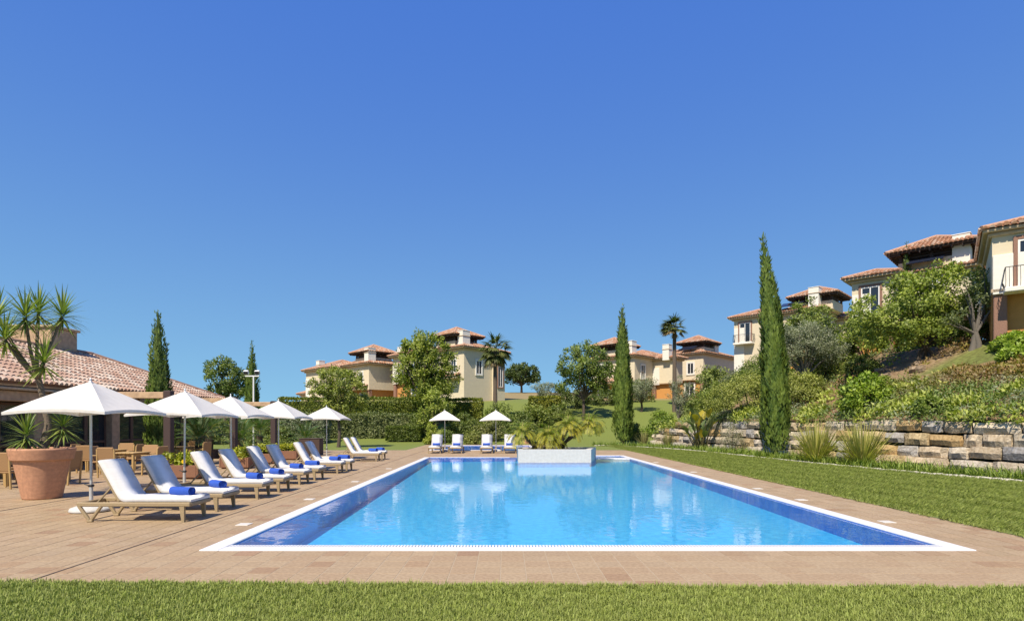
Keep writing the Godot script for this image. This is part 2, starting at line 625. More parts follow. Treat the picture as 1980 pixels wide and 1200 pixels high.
func basin(mb: MB, x0: float, x1: float, d0: float, d1: float, y0: float, y1: float, wall: Color, floor_c: Color, top := 0.0, tilt := 0.0) -> void:
	# floor sloping from y0 (near) to y1 (far), walls up to the rim
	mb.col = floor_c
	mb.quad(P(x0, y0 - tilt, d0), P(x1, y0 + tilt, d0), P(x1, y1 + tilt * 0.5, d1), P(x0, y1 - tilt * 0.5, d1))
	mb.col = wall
	y0 -= tilt
	y1 -= tilt
	mb.quad(P(x0, y0, d0), P(x0, y1, d1), P(x0, top, d1), P(x0, top, d0))
	mb.quad(P(x1, y1, d1), P(x1, y0, d0), P(x1, top, d0), P(x1, top, d1))
	mb.quad(P(x0, y1, d1), P(x1, y1, d1), P(x1, top, d1), P(x0, top, d1))
	mb.quad(P(x1, y0, d0), P(x0, y0, d0), P(x0, top, d0), P(x1, top, d0))

func sheet(x0: float, x1: float, d0: float, d1: float, y: float) -> MB:
	var mb := MB.new()
	mb.quad(P(x0, y, d0), P(x1, y, d0), P(x1, y, d1), P(x0, y, d1))
	return mb

func build_pools() -> void:
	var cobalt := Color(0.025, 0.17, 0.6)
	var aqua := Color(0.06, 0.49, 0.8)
	var c := 0.26
	# main pool
	var mb := MB.new()
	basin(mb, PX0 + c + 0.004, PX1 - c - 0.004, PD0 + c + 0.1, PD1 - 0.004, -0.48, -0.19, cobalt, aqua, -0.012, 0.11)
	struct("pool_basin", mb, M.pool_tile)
	struct("pool_water", sheet(PX0 + c, PX1 - c, PD0 + c + 0.1, PD1, -0.018), M.water)
	# the channel behind, reached over a white ledge
	mb = MB.new()
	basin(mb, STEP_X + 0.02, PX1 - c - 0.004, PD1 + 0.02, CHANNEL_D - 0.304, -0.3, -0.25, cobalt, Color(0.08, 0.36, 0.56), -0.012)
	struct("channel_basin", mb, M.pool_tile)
	struct("channel_water", sheet(STEP_X + 0.02, PX1 - c, PD1 + 0.02, CHANNEL_D - 0.3, -0.02), M.water)
	# white coping
	var cop := MB.new()
	cop.cbox(P((PX0 + PX0 + c) * 0.5, -0.095, (PD0 + PD1) * 0.5), Vector3(c, 0.21, PD1 - PD0 - 0.004), 0.01)
	var coping := struct("pool_coping", cop, M.coping)
	for r in [[PX1 - c, PX1, PD0, CHANNEL_D], [PX0 + c + 0.003, PX1 - c - 0.003, PD0, PD0 + 0.2], [STEP_X, PX1 - c - 0.003, CHANNEL_D - 0.3, CHANNEL_D], [PX0 + c + 0.003, 0.2, PD1, PD1 + 0.16]]:
		var q := MB.new()
		q.cbox(P((r[0] + r[1]) * 0.5, -0.095, (r[2] + r[3]) * 0.5), Vector3(r[1] - r[0], 0.21, r[3] - r[2]), 0.01)
		part("coping_length", q, M.coping, coping)
	var ledge := MB.new()
	ledge.cbox(P((STEP_X + PX1 - c) * 0.5, -0.11, PD1 - 0.55), Vector3(PX1 - c - STEP_X - 0.006, 0.2, 1.0), 0.01)
	part("ledge", ledge, M.coping, coping)
	# overflow grating of narrow white bars along the near side
	var bars := MB.new()
	var x := PX0 + c + 0.03
	while x < PX1 - c:
		bars.box(P(x, -0.006, PD0 + c + 0.03), Vector3(0.031, 0.016, 0.135))
		x += 0.044
	part("grating", bars, M.coping, coping, Vector3.ZERO, "stuff")
	var tray := MB.new()
	tray.col = Color(0.2, 0.4, 0.65)
	tray.box(P((PX0 + PX1) * 0.5, -0.1, PD0 + c + 0.03), Vector3(PX1 - PX0 - 2 * c - 0.01, 0.05, 0.136))
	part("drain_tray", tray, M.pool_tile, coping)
	# small pool beyond the far sunbeds
	mb = MB.new()
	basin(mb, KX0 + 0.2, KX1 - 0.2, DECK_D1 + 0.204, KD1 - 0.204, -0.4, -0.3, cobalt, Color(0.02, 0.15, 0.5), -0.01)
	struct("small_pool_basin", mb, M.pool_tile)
	struct("small_pool_water", sheet(KX0 + 0.2, KX1 - 0.2, DECK_D1 + 0.2, KD1 - 0.2, -0.02), M.water)
	var rim := MB.new()
	rim.cbox(P((KX0 + KX1) * 0.5, -0.09, DECK_D1 + 0.1), Vector3(KX1 - KX0, 0.2, 0.2), 0.01)
	var small := struct("small_pool_coping", rim, M.coping)
	for r in [[KX0, KX0 + 0.197, DECK_D1 + 0.205, KD1], [KX1 - 0.197, KX1, DECK_D1 + 0.205, KD1], [KX0 + 0.2, KX1 - 0.2, KD1 - 0.2, KD1]]:
		var q := MB.new()
		q.cbox(P((r[0] + r[1]) * 0.5, -0.09, (r[2] + r[3]) * 0.5), Vector3(r[1] - r[0], 0.2, r[3] - r[2]), 0.01)
		part("coping_length", q, M.coping, small)

func build_planter_island() -> void:
	var o := thing("pool_planter", "long white rendered planter standing in the water at the pool's far end", "planter", P(2.2, -0.5, 26.5))
	var h := 1.06
	# outline seen from above, wider at the back
	var outer := [Vector2(-1.65, 1.2), Vector2(1.6, 1.2), Vector2(2.2, -1.25), Vector2(-1.65, -1.25)]
	var inner := [Vector2(-1.42, 1.0), Vector2(1.38, 1.0), Vector2(1.9, -1.02), Vector2(-1.42, -1.02)]
	var mb := MB.new()
	for i in 4:
		var a: Vector2 = outer[i]
		var b: Vector2 = outer[(i + 1) % 4]
		var ia: Vector2 = inner[i]
		var ib: Vector2 = inner[(i + 1) % 4]
		mb.quad(Vector3(a.x, 0.47, a.y), Vector3(b.x, 0.47, b.y), Vector3(b.x, h, b.y), Vector3(a.x, h, a.y))
		mb.quad(Vector3(a.x, h, a.y), Vector3(b.x, h, b.y), Vector3(ib.x, h, ib.y), Vector3(ia.x, h, ia.y))
		mb.quad(Vector3(ib.x, h - 0.3, ib.y), Vector3(ia.x, h - 0.3, ia.y), Vector3(ia.x, h, ia.y), Vector3(ib.x, h, ib.y))
	part("planter_wall", mb, M.white_render, o)
	# tiled foot under water, set back a little
	var ft := MB.new()
	ft.col = Color(0.03, 0.3, 0.66)
	for i in 4:
		var a: Vector2 = outer[i] * 0.96
		var b: Vector2 = outer[(i + 1) % 4] * 0.96
		ft.quad(Vector3(a.x, 0, a.y), Vector3(b.x, 0, b.y), Vector3(b.x, 0.48, b.y), Vector3(a.x, 0.48, a.y))
	ft.quad(Vector3(outer[0].x, 0.471, outer[0].y), Vector3(outer[3].x, 0.471, outer[3].y), Vector3(outer[2].x, 0.471, outer[2].y), Vector3(outer[1].x, 0.471, outer[1].y))
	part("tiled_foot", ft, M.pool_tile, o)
	var s := MB.new()
	s.quad(Vector3(-1.42, h - 0.07, 1.0), Vector3(1.38, h - 0.07, 1.0), Vector3(1.9, h - 0.07, -1.02), Vector3(-1.42, h - 0.07, -1.02))
	part("soil", s, M.soil, o)
	# three leaning palms in it
	for k in [[-0.6, -0.15, -0.62, 0.75, "curved date palm leaning towards the sunbeds in the white pool planter", 1], [-0.02, 0.15, 0.02, 0.5, "short stocky date palm in the middle of the white pool planter", 2], [0.5, -0.1, 0.4, 1.05, "slim date palm leaning towards the stone wall in the white pool planter", 3], [0.62, 0.3, 1.35, 1.2, "long-necked date palm reaching over the end of the white pool planter", 4]]:
		var pos := P(1.98 + k[0], 0.49, 26.4 + k[1])
		var t := thing("date_palm", k[4], "palm", pos, 0.0, "date palms in the pool planter")
		var top := Vector3(k[2], k[3], 0.05)
		var tr := MB.new()
		tr.col = Color(0.11, 0.08, 0.055)
		var pts := []
		var rad := []
		for i in 7:
			var u := i / 6.0
			pts.append(Vector3(top.x * pow(u, 1.6), top.y * u - 0.02, 0.05 * u))
			rad.append((0.17 if k[5] == 2 else 0.09) * (1.0 + 0.25 * sin(i * 2.4)) * (1.15 - 0.2 * u) + (0.05 if i == 6 else 0.0))
		tr.tube(pts, rad, 9)
		part("trunk", tr, M.bark, t)
		var cr := MB.new()
		feather_head(cr, top, 52 if k[5] == 2 else 40, 1.1 if k[5] == 2 else 0.95, Color(0.15, 0.19, 0.02), Color(0.36, 0.3, 0.03), 1.7, k[5] * 7)
		part("crown", cr, M.leaf, t)

# arching feather fronds round a point
func feather_head(mb: MB, top: Vector3, n: int, length: float, ca: Color, cb: Color, droop: float, sd: int, stiff := false) -> void:
	var r := RandomNumberGenerator.new()
	r.seed = sd
	for i in n:
		var a := TAU * (i * 0.381966) + r.randf_range(-0.2, 0.2)
		var el := lerpf(1.3, -0.15 if not stiff else 0.1, float(i) / n) + r.randf_range(-0.1, 0.1)
		var d := Vector3(cos(a) * cos(el), sin(el), sin(a) * cos(el))
		var q := top
		var l := length * r.randf_range(0.8, 1.1)
		var steps := 11
		var cc := ca.lerp(cb, clampf(float(i) / n * 0.8 + r.randf_range(-0.3, 0.4), 0, 1))
		var prev := q
		for s in steps:
			var t := float(s) / steps
			d = (d + Vector3.DOWN * droop * (0.04 + 0.16 * t)).normalized()
			prev = q
			q += d * (l / steps)
			var side := d.cross(Vector3.UP)
			if side.length() < 0.05: side = Vector3(1, 0, 0)
			side = side.normalized()
			var up := side.cross(d).normalized()
			if s < 2: continue
			var ll := length * 0.3 * (0.45 + 1.5 * t * (1.0 - t)) * r.randf_range(0.85, 1.15)
			for sg in [-1.0, 1.0]:
				for o in 2:
					var dir: Vector3 = (side * sg + d * 0.75 + up * (0.35 if stiff else 0.05) + Vector3.DOWN * (0.0 if stiff else 0.25)).normalized()
					mb.leaf(prev.lerp(q, o * 0.5), dir, up.cross(dir).normalized(), ll, 0.022 * (length + 0.2), up, cc * r.randf_range(0.8, 1.2))
			mb.leaf(prev, d, side, l / steps * 2.0, 0.03, up, Color(0.25, 0.22, 0.06))

# ---------------------------------------------------------------- dry stone wall and edging
func build_stone_wall() -> void:
	var o := thing("stone_wall", "long wall of big rough limestone blocks below the planted bank", "wall", P(wall_x(30.0), 0, 30.0))
	var tones := [[0.74, 0.66, 0.52], [0.72, 0.52, 0.26], [0.6, 0.585, 0.56], [0.8, 0.73, 0.6], [0.66, 0.56, 0.41], [0.5, 0.5, 0.5], [0.76, 0.61, 0.36], [0.7, 0.65, 0.56], [0.78, 0.7, 0.55]]
	var r := RandomNumberGenerator.new()
	r.seed = 77
	var dir := (P(wall_x(20.0), 0, 20.0) - P(wall_x(30.0), 0, 30.0)).normalized()
	var out := dir.cross(Vector3.UP).normalized()
	if out.x > 0: out = -out
	var b := Basis(dir, Vector3.UP, dir.cross(Vector3.UP))
	var y := -0.12
	for row in 5:
		var hgt: float = [0.5, 0.48, 0.5, 0.47, 0.42][row]
		var d := 12.5 + r.randf_range(0, 0.6)
		var d_end: float = [47.5, 46.5, 44.5, 42.0, 14.0][row]
		while d < d_end:
			var l := r.randf_range(0.6, 1.3) * (1.0 if r.randf() < 0.75 else 1.45)
			var near_only := row == 4
			var skip := false
			if near_only:
				skip = not (r.randf() < 0.45 or d < 21.0 and r.randf() < 0.6)
			var m := d + l * 0.5
			if not skip:
				var mb := MB.new()
				var t: Array = tones[r.randi() % tones.size()]
				var f := r.randf_range(0.85, 1.15)
				mb.col = Color(t[0] * f, t[1] * f, t[2] * f)
				var hh := hgt * r.randf_range(0.86, 1.06)
				stone(mb, Vector3(l * 1.0 - 0.03, hh - 0.025, r.randf_range(0.5, 0.62)), r, t)
				var s := part("stone", mb, M.stone, o)
				var w := P(wall_x(m), y + hgt * 0.5 + 0.05 * sin(m * 0.7 + row) * minf(row, 1.0), m) + out * (r.randf_range(-0.04, 0.05) + (0.0 if row < 4 else -0.35)) - out * 0.12 * (row * 0.6)
				s.transform = Transform3D(b.rotated(Vector3.UP, r.randf_range(-0.04, 0.04)).rotated(dir, r.randf_range(-0.03, 0.03)).rotated(out, r.randf_range(-0.02, 0.02)), w - o.position)
			d += l
		y += hgt

# one quarried block: a bulging box of 5 x 3 x 2 cells with broken edges
func stone(mb: MB, s: Vector3, r: RandomNumberGenerator, tone: Array) -> void:
	var nx := 4
	var ny := 2
	var g := []
	for sz in [1.0, -1.0]:
		for j in ny + 1:
			for i in nx + 1:
				var u := float(i) / nx * 2.0 - 1.0
				var w := float(j) / ny * 2.0 - 1.0
				var edge := maxf(absf(u), absf(w)) > 0.95
				var k := 0.09 if edge else 0.0
				g.append(Vector3(u * s.x * 0.5 * (1.0 - 0.03 * absf(w)) + r.randf_range(-0.025, 0.025), w * s.y * 0.5 * (1.0 - 0.05 * absf(u)) + r.randf_range(-0.02, 0.02), sz * (s.z * 0.5 - k + r.randf_range(-0.035, 0.03))))
	var base := mb.col
	var at := func(z: int, i: int, j: int) -> Vector3: return g[z * (nx + 1) * (ny + 1) + j * (nx + 1) + i]
	for z in 2:
		for j in ny:
			for i in nx:
				var a: Vector3 = at.call(z, i, j)
				var bb: Vector3 = at.call(z, i + 1, j)
				var cc: Vector3 = at.call(z, i + 1, j + 1)
				var dd: Vector3 = at.call(z, i, j + 1)
				mb.col = base * r.randf_range(0.92, 1.08)
				mb.oq([a, bb, cc], Vector3.ZERO) if false else mb.oq([a, bb, cc, dd], Vector3(0, 0, 0))
	mb.col = base
	for i in nx:
		mb.oq([at.call(0, i, 0), at.call(0, i + 1, 0), at.call(1, i + 1, 0), at.call(1, i, 0)], Vector3.ZERO)
		mb.oq([at.call(0, i, ny), at.call(0, i + 1, ny), at.call(1, i + 1, ny), at.call(1, i, ny)], Vector3.ZERO)
	for j in ny:
		mb.oq([at.call(0, 0, j), at.call(0, 0, j + 1), at.call(1, 0, j + 1), at.call(1, 0, j)], Vector3.ZERO)
		mb.oq([at.call(0, nx, j), at.call(0, nx, j + 1), at.call(1, nx, j + 1), at.call(1, nx, j)], Vector3.ZERO)

const EDGE := [[17.6, 9.5], [15.0, 16.5], [13.7, 20.6], [12.85, 25.6], [12.3, 30.5], [11.6, 35.3], [10.2, 39.5], [8.2, 42.6], [6.6, 43.6]]

func edge_x(d: float) -> float:
	for i in EDGE.size() - 1:
		if d <= EDGE[i + 1][1]:
			return lerpf(EDGE[i][0], EDGE[i + 1][0], clampf((d - EDGE[i][1]) / (EDGE[i + 1][1] - EDGE[i][1]), 0, 1))
	return EDGE[-1][0]

func build_edging() -> void:
	var o := thing("border_edging", "thin pale limestone edging between the lawn and the planted border", "edging", P(12.5, 0, 28.0))
	var curve := Curve3D.new()
	for i in EDGE.size():
		var a: Array = EDGE[maxi(i - 1, 0)]
		var b: Array = EDGE[mini(i + 1, EDGE.size() - 1)]
		var t := (P(b[0], 0, b[1]) - P(a[0], 0, a[1])) / 6.0
		curve.add_point(P(EDGE[i][0], 0, EDGE[i][1]), -t, t)
	var total := curve.get_baked_length()
	var s := 0.0
	var r := RandomNumberGenerator.new()
	r.seed = 9
	while s < total - 0.3:
		var l := r.randf_range(0.22, 0.34)
		var a := curve.sample_baked(s)
		var b := curve.sample_baked(s + l - 0.02)
		var mb := MB.new()
		var lift := rise(-a.z)
		mb.cbox(Vector3.ZERO, Vector3(r.randf_range(0.1, 0.16), 0.09, a.distance_to(b)), 0.02, Basis(), 0.012, r)
		var q := part("edging_stone", mb, M.limestone_edging, o)
		var z := (b - a).normalized()
		q.transform = Transform3D(Basis(Vector3.UP.cross(z), Vector3.UP, z), (a + b) * 0.5 + Vector3(0, lift + 0.03 + r.randf_range(-0.01, 0.01), 0) - o.position)
		s += l

# ---------------------------------------------------------------- tiled roofs
const CLAY := [[0.58, 0.31, 0.18], [0.62, 0.37, 0.24], [0.52, 0.26, 0.145], [0.66, 0.46, 0.33], [0.6, 0.34, 0.2], [0.7, 0.53, 0.4]]
const OLD_CLAY := [[0.6, 0.43, 0.33], [0.66, 0.53, 0.43], [0.52, 0.34, 0.25], [0.72, 0.62, 0.52], [0.56, 0.38, 0.28], [0.47, 0.3, 0.22]]

func half_pipe(mb: MB, p0: Vector3, p1: Vector3, side: Vector3, up: Vector3, r0: float, r1: float, cap := true) -> void:
	var prev0 := Vector3.ZERO
	var prev1 := Vector3.ZERO
	var k := 5
	for i in k + 1:
		var a := PI * i / k
		var o := side * cos(a)
		var q := up * sin(a)
		var e0 := p0 + (o + q) * r0
		var e1 := p1 + (o + q) * r1
		if i > 0:
			mb.quad(prev0, e0, e1, prev1)
			if cap:
				mb.tri(p0, e0, prev0)
		prev0 = e0
		prev1 = e1

# barrel tiles laid on one slope; a to b is the eave seen from outside, left to right
func roof_slope(mb: MB, a: Vector3, b: Vector3, inward: Vector3, tan_s: float, run: float, hip_l: bool, hip_r: bool, pitch: float, row: float, tones: Array, r: RandomNumberGenerator, skip = null) -> void:
	var along := (b - a).normalized()
	var length := a.distance_to(b)
	var cs := 1.0 / sqrt(1.0 + tan_s * tan_s)
	var up := (Vector3.UP * cs - inward * tan_s * cs).normalized()
	var rise_v := inward + Vector3.UP * tan_s
	# bedding under the tiles
	mb.col = Color(tones[2][0] * 0.8, tones[2][1] * 0.8, tones[2][2] * 0.8)
	var tl := a + rise_v * run + along * (run if hip_l else 0.0)
	var tr := b + rise_v * run - along * (run if hip_r else 0.0)
	mb.quad(a, b, tr, tl)
	var n := int(length / pitch)
	for i in n:
		var u := (i + 0.5) * length / n
		var tmax := run
		if hip_l: tmax = minf(tmax, u)
		if hip_r: tmax = minf(tmax, length - u)
		var t := -0.08
		var j := 0
		while t < tmax:
			var t1 := minf(t + row * cs, tmax)
			if skip == null or not skip.call(i, j, a + along * u + rise_v * t, a + along * u + rise_v * t1, along, up):
				var k: Array = tones[r.randi() % tones.size()]
				var f := r.randf_range(0.85, 1.12)
				mb.col = Color(k[0] * f, k[1] * f, k[2] * f)
				half_pipe(mb, a + along * u + rise_v * t + up * 0.035, a + along * u + rise_v * t1 + up * 0.012, along, up, pitch * 0.42, pitch * 0.34)
			t = t1
			j += 1
			if t >= tmax - 0.02: break

func hip_roof(mb: MB, x0: float, x1: float, z0: float, z1: float, y: float, tan_s: float, tones: Array, r: RandomNumberGenerator, pitch := 0.26, row := 0.42) -> float:
	var w := x1 - x0
	var dz := z1 - z0
	var run := minf(w, dz) * 0.5
	roof_slope(mb, Vector3(x0, y, z1), Vector3(x1, y, z1), Vector3(0, 0, -1), tan_s, run, true, true, pitch, row, tones, r)
	roof_slope(mb, Vector3(x1, y, z1), Vector3(x1, y, z0), Vector3(-1, 0, 0), tan_s, run, true, true, pitch, row, tones, r)
	roof_slope(mb, Vector3(x1, y, z0), Vector3(x0, y, z0), Vector3(0, 0, 1), tan_s, run, true, true, pitch, row, tones, r)
	roof_slope(mb, Vector3(x0, y, z0), Vector3(x0, y, z1), Vector3(1, 0, 0), tan_s, run, true, true, pitch, row, tones, r)
	# caps on hips and ridge
	var top := y + run * tan_s
	var ra := Vector3(x0 + run, top, z0 + run)
	var rb := Vector3(x1 - run, top, z1 - run)
	mb.col = Color(tones[1][0], tones[1][1], tones[1][2])
	for e in [[Vector3(x0, y, z0), ra], [Vector3(x1, y, z1), rb], [Vector3(x0, y, z1), ra if w >= dz else rb], [Vector3(x1, y, z0), rb if w >= dz else ra], [ra, rb]]:
		if e[0].distance_to(e[1]) > 0.1:
			mb.tube([e[0] + Vector3(0, 0.04, 0), e[1] + Vector3(0, 0.04, 0)], [0.13, 0.13], 7)
	return top

func window(parent: Node3D, ctr: Vector3, face: Vector3, w: float, h: float, frame: Material, arched := false) -> void:
	var side := Vector3.UP.cross(face).normalized()
	var b := Basis(side, Vector3.UP, face)
	var mb := MB.new()
	var t := 0.16
	for s in [-1.0, 1.0]:
		mb.cbox(ctr + side * s * (w * 0.5 + t * 0.5 - 0.01) + face * 0.03, Vector3(t, h + t * 2, 0.12), 0.01, b)
	for s in [-1.0, 1.0]:
		mb.cbox(ctr + Vector3.UP * s * (h * 0.5 + t * 0.5) + face * 0.03, Vector3(w - 0.02, t, 0.118), 0.01, b)
	var o := part("window", mb, frame, parent)
	var g := MB.new()
	g.box(ctr + face * 0.02, Vector3(w, h, 0.02), b)
	part("pane", g, M.window_glass, o)
	var m := MB.new()
	m.box(ctr + face * 0.045, Vector3(0.07, h, 0.05), b)
	for s in [-1.0, 1.0]:
		m.box(ctr + side * s * (w * 0.5 - 0.05) + face * 0.044, Vector3(0.08, h, 0.05), b)
	m.box(ctr + Vector3.UP * (h * 0.5 - 0.05) + face * 0.042, Vector3(w - 0.16, 0.08, 0.045), b)
	m.box(ctr + Vector3.UP * (h * -0.5 + 0.05) + face * 0.042, Vector3(w - 0.16, 0.08, 0.045), b)
	part("sash", m, M.frame_white, o)
	if arched:
		var ar := MB.new()
		var q := ctr + Vector3.UP * (h * 0.5 + t)
		for i in 10:
			var a0 := PI * i / 10.0
			var a1 := PI * (i + 1) / 10.0
			ar.quad(q + face * 0.06, q + face * 0.06 + (side * cos(a1) + Vector3.UP * sin(a1)) * w * 0.5, q + face * 0.06 + (side * cos(a0) + Vector3.UP * sin(a0)) * w * 0.5, q + face * 0.06)
		part("arch_head", ar, M.window_glass, o)

func balcony(parent: Node3D, ctr: Vector3, face: Vector3, w: float, dep: float) -> void:
	var side := Vector3.UP.cross(face).normalized()
	var b := Basis(side, Vector3.UP, face)
	var s := MB.new()
	s.cbox(ctr + face * dep * 0.5, Vector3(w, 0.22, dep), 0.03, b)
	var o := part("balcony", s, M.villa_white, parent)
	var r := MB.new()
	var n := int(w / 0.13)
	for i in n + 1:
		var q := ctr + side * (w * (float(i) / n - 0.5) * 0.97) + face * (dep - 0.06)
		var belly := face * 0.14
		r.tube([q + Vector3.UP * 0.1, q + belly + Vector3.UP * 0.35, q + belly * 0.4 + Vector3.UP * 0.7, q + Vector3.UP * 1.02], [0.011, 0.011, 0.011, 0.011], 5, false)
	for e in [-1.0, 1.0]:
		for i in int(dep / 0.13):
			var q: Vector3 = ctr + side * e * w * 0.485 + face * (i * 0.13 + 0.03)
			r.tube([q + Vector3.UP * 0.1, q + side * e * 0.1 + Vector3.UP * 0.35, q + Vector3.UP * 1.02], [0.011, 0.011, 0.011], 5, false)
		r.beam(ctr + side * e * w * 0.485 + Vector3.UP * 1.03, ctr + side * e * w * 0.485 + face * (dep - 0.04) + Vector3.UP * 1.03, 0.05, 0.03)
	r.beam(ctr - side * w * 0.485 + face * (dep - 0.06) + Vector3.UP * 1.035, ctr + side * w * 0.485 + face * (dep - 0.06) + Vector3.UP * 1.035, 0.05, 0.03)
	part("railing", r, M.iron, o)

func chimney(parent: Node3D, x: float, z: float, y0: float, y1: float, w := 0.95, dp := 0.95) -> void:
	var mb := MB.new()
	mb.cbox(Vector3(x, (y0 + y1) * 0.5, z), Vector3(w, y1 - y0, dp), 0.02)
	var o := part("chimney", mb, M.villa_white, parent)
	var band := MB.new()
	band.cbox(Vector3(x, y1 - 0.62, z), Vector3(w + 0.12, 0.09, dp + 0.12), 0.02)
	part("chimney_band", band, M.cream_trim, o)
	var cap := MB.new()
	cap.cbox(Vector3(x, y1 + 0.03, z), Vector3(w + 0.08, 0.07, dp + 0.08), 0.02)
	part("chimney_cap", cap, M.villa_white, o)

# One villa, turned corner-on. Its own axes: the corner of the tower block that points at the pool is at 0, 0;
# the sunny front lies along z = 0, the shaded side along x = 0.
func villa(label: String, at: Vector3, turn: float, o: Dictionary) -> Node3D:
	var t := thing("villa", label, "villa", at, deg_to_rad(turn), "cream villas on the slope above the pool")
	var r := RandomNumberGenerator.new()
	r.seed = o.get("seed", 1)
	var eh: float = o.get("eave", 6.5)
	var blocks: Array = o.get("blocks", [])
	for b in blocks:
		# x0, x1, z0, z1, height, foot, ochre below
		var mb := MB.new()
		var foot: float = b[5]
		var h: float = b[4]
		var split: float = 3.0 if b[6] else foot
		mb.box(Vector3((b[0] + b[1]) * 0.5, (h + split) * 0.5, (b[2] + b[3]) * 0.5), Vector3(b[1] - b[0], h - split, b[3] - b[2]))
		part("wall", mb, M.villa_cream, t)
		if b[6]:
			var g := MB.new()
			var ins := 0.35
			g.box(Vector3((b[0] + b[1]) * 0.5 - ins * 0.5, (split + foot) * 0.5, (b[2] + b[3]) * 0.5 - ins * 0.5), Vector3(b[1] - b[0] - ins, split - foot, b[3] - b[2] - ins))
			part("ground_floor_wall", g, M.villa_ochre, t)
			for cx in [b[0] + 0.3, b[1] - 0.3]:
				var cl := MB.new()
				cl.cbox(Vector3(cx, (split + foot) * 0.5, b[3] - 0.28), Vector3(0.5, split - foot - 0.1, 0.5), 0.03)
				part("porch_column", cl, M.villa_stone, t)
			var ld := MB.new()
			ld.cbox(Vector3((b[0] + b[1]) * 0.5, split - 0.02, b[3] + 0.02), Vector3(b[1] - b[0] + 0.1, 0.18, 0.12), 0.02)
			part("string_course", ld, M.cream_trim, t)
		var pl := MB.new()
		pl.cbox(Vector3(b[0] + 0.62, (h - 1.1 + maxf(foot, 0.0)) * 0.5 + (1.4 if b[6] else 0.0), b[3] + 0.03), Vector3(1.2, h - 1.1 - maxf(foot, 0.0) - (2.8 if b[6] else 0.0), 0.1), 0.02)
		part("pilaster", pl, M.villa_white, t)
		# eaves and roof
		var ov: float = o.get("overhang", 0.55)
		var ev := MB.new()
		ev.cbox(Vector3((b[0] + b[1]) * 0.5, h + 0.06, (b[2] + b[3]) * 0.5), Vector3(b[1] - b[0] + ov * 2 - 0.1, 0.16, b[3] - b[2] + ov * 2 - 0.1), 0.03)
		ev.cbox(Vector3((b[0] + b[1]) * 0.5, h - 0.12, (b[2] + b[3]) * 0.5), Vector3(b[1] - b[0] + ov * 0.8, 0.18, b[3] - b[2] + ov * 0.8), 0.05)
		part("eaves", ev, M.cream_trim, t)
		var rf := MB.new()
		hip_roof(rf, b[0] - ov, b[1] + ov, b[2] - ov, b[3] + ov, h + 0.15, 0.36, CLAY, r)
		part("roof", rf, M.roof_tile, t)
	# belvedere
	if o.has("tower"):
		var tw: Array = o.tower     # centre x, z, side
		var s: float = tw[2] * 0.5
		var y0 := eh + 0.1
		var y1 := eh + 1.75
		var mb := MB.new()
		mb.box(Vector3(tw[0], (y0 + y0 + 0.95) * 0.5, tw[1]), Vector3(s * 2 - 0.3, 0.95, s * 2 - 0.3))
		var tp := part("belvedere", mb, M.villa_cream, t)
		# open timber storey: posts, rails and rows of slats round a dark box that stands in for the void's shade
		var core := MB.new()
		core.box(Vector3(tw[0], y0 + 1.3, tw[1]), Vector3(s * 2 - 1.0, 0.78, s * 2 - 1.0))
		part("dark_void_fill", core, M.dark_wood, tp)
		for cx in [-1.0, 0.0, 1.0]:
			for cz in [-1.0, 0.0, 1.0]:
				if cx != 0.0 or cz != 0.0:
					var ps := MB.new()
					ps.cbox(Vector3(tw[0] + cx * (s - 0.28), y0 + 1.3, tw[1] + cz * (s - 0.28)), Vector3(0.2, 0.8, 0.2), 0.02)
					part("timber_post", ps, M.dark_wood, tp)
		for k in 3:
			var sl := MB.new()
			for e in [[0, 1], [0, -1], [1, 0], [-1, 0]]:
				sl.beam(Vector3(tw[0] + e[0] * (s - 0.22) - e[1] * s * 0.85, y0 + 1.07 + k * 0.2, tw[1] + e[1] * (s - 0.22) - e[0] * s * 0.85), Vector3(tw[0] + e[0] * (s - 0.22) + e[1] * s * 0.85, y0 + 1.07 + k * 0.2, tw[1] + e[1] * (s - 0.22) + e[0] * s * 0.85), 0.05, 0.09)
			part("louvre", sl, M.dark_wood, tp)
		var ev := MB.new()
		ev.cbox(Vector3(tw[0], y1 - 0.02, tw[1]), Vector3(s * 2 + 1.0, 0.14, s * 2 + 1.0), 0.03)
		# rafter ends under the eaves
		for k in 9:
			var q := -s - 0.3 + k * (s * 2 + 0.6) / 8.0
			for e in [[0, 1], [0, -1], [1, 0], [-1, 0]]:
				var ctr := Vector3(tw[0] + e[0] * (s + 0.1) + absf(e[1]) * q, y1 - 0.15, tw[1] + e[1] * (s + 0.1) + absf(e[0]) * q)
				ev.box(ctr, Vector3(0.1 if e[0] == 0 else 0.7, 0.13, 0.1 if e[1] == 0 else 0.7))
		part("timber_eaves", ev, M.dark_wood, tp)
		var rf := MB.new()
		hip_roof(rf, tw[0] - s - 0.55, tw[0] + s + 0.55, tw[1] - s - 0.55, tw[1] + s + 0.55, y1 + 0.06, 0.47, CLAY, r)
		part("belvedere_roof", rf, M.roof_tile, tp)
	for c in o.get("chimneys", []):
		chimney(t, c[0], c[1], c[2], c[3], c[4] if c.size() > 4 else 0.95, c[5] if c.size() > 5 else 0.95)
	for w in o.get("windows", []):
		# x, y, z, face ("f" front, "s" side), width, height, dark frame
		window(t, Vector3(w[0], w[1], w[2]), Vector3(0, 0, 1) if w[3] == "f" else Vector3(1, 0, 0), w[4], w[5], M.villa_stone if w[6] else M.villa_white, w.size() > 7)
	for b in o.get("balconies", []):
		balcony(t, Vector3(b[0], b[1], b[2]), Vector3(0, 0, 1) if b[3] == "f" else Vector3(1, 0, 0), b[4], 0.85)
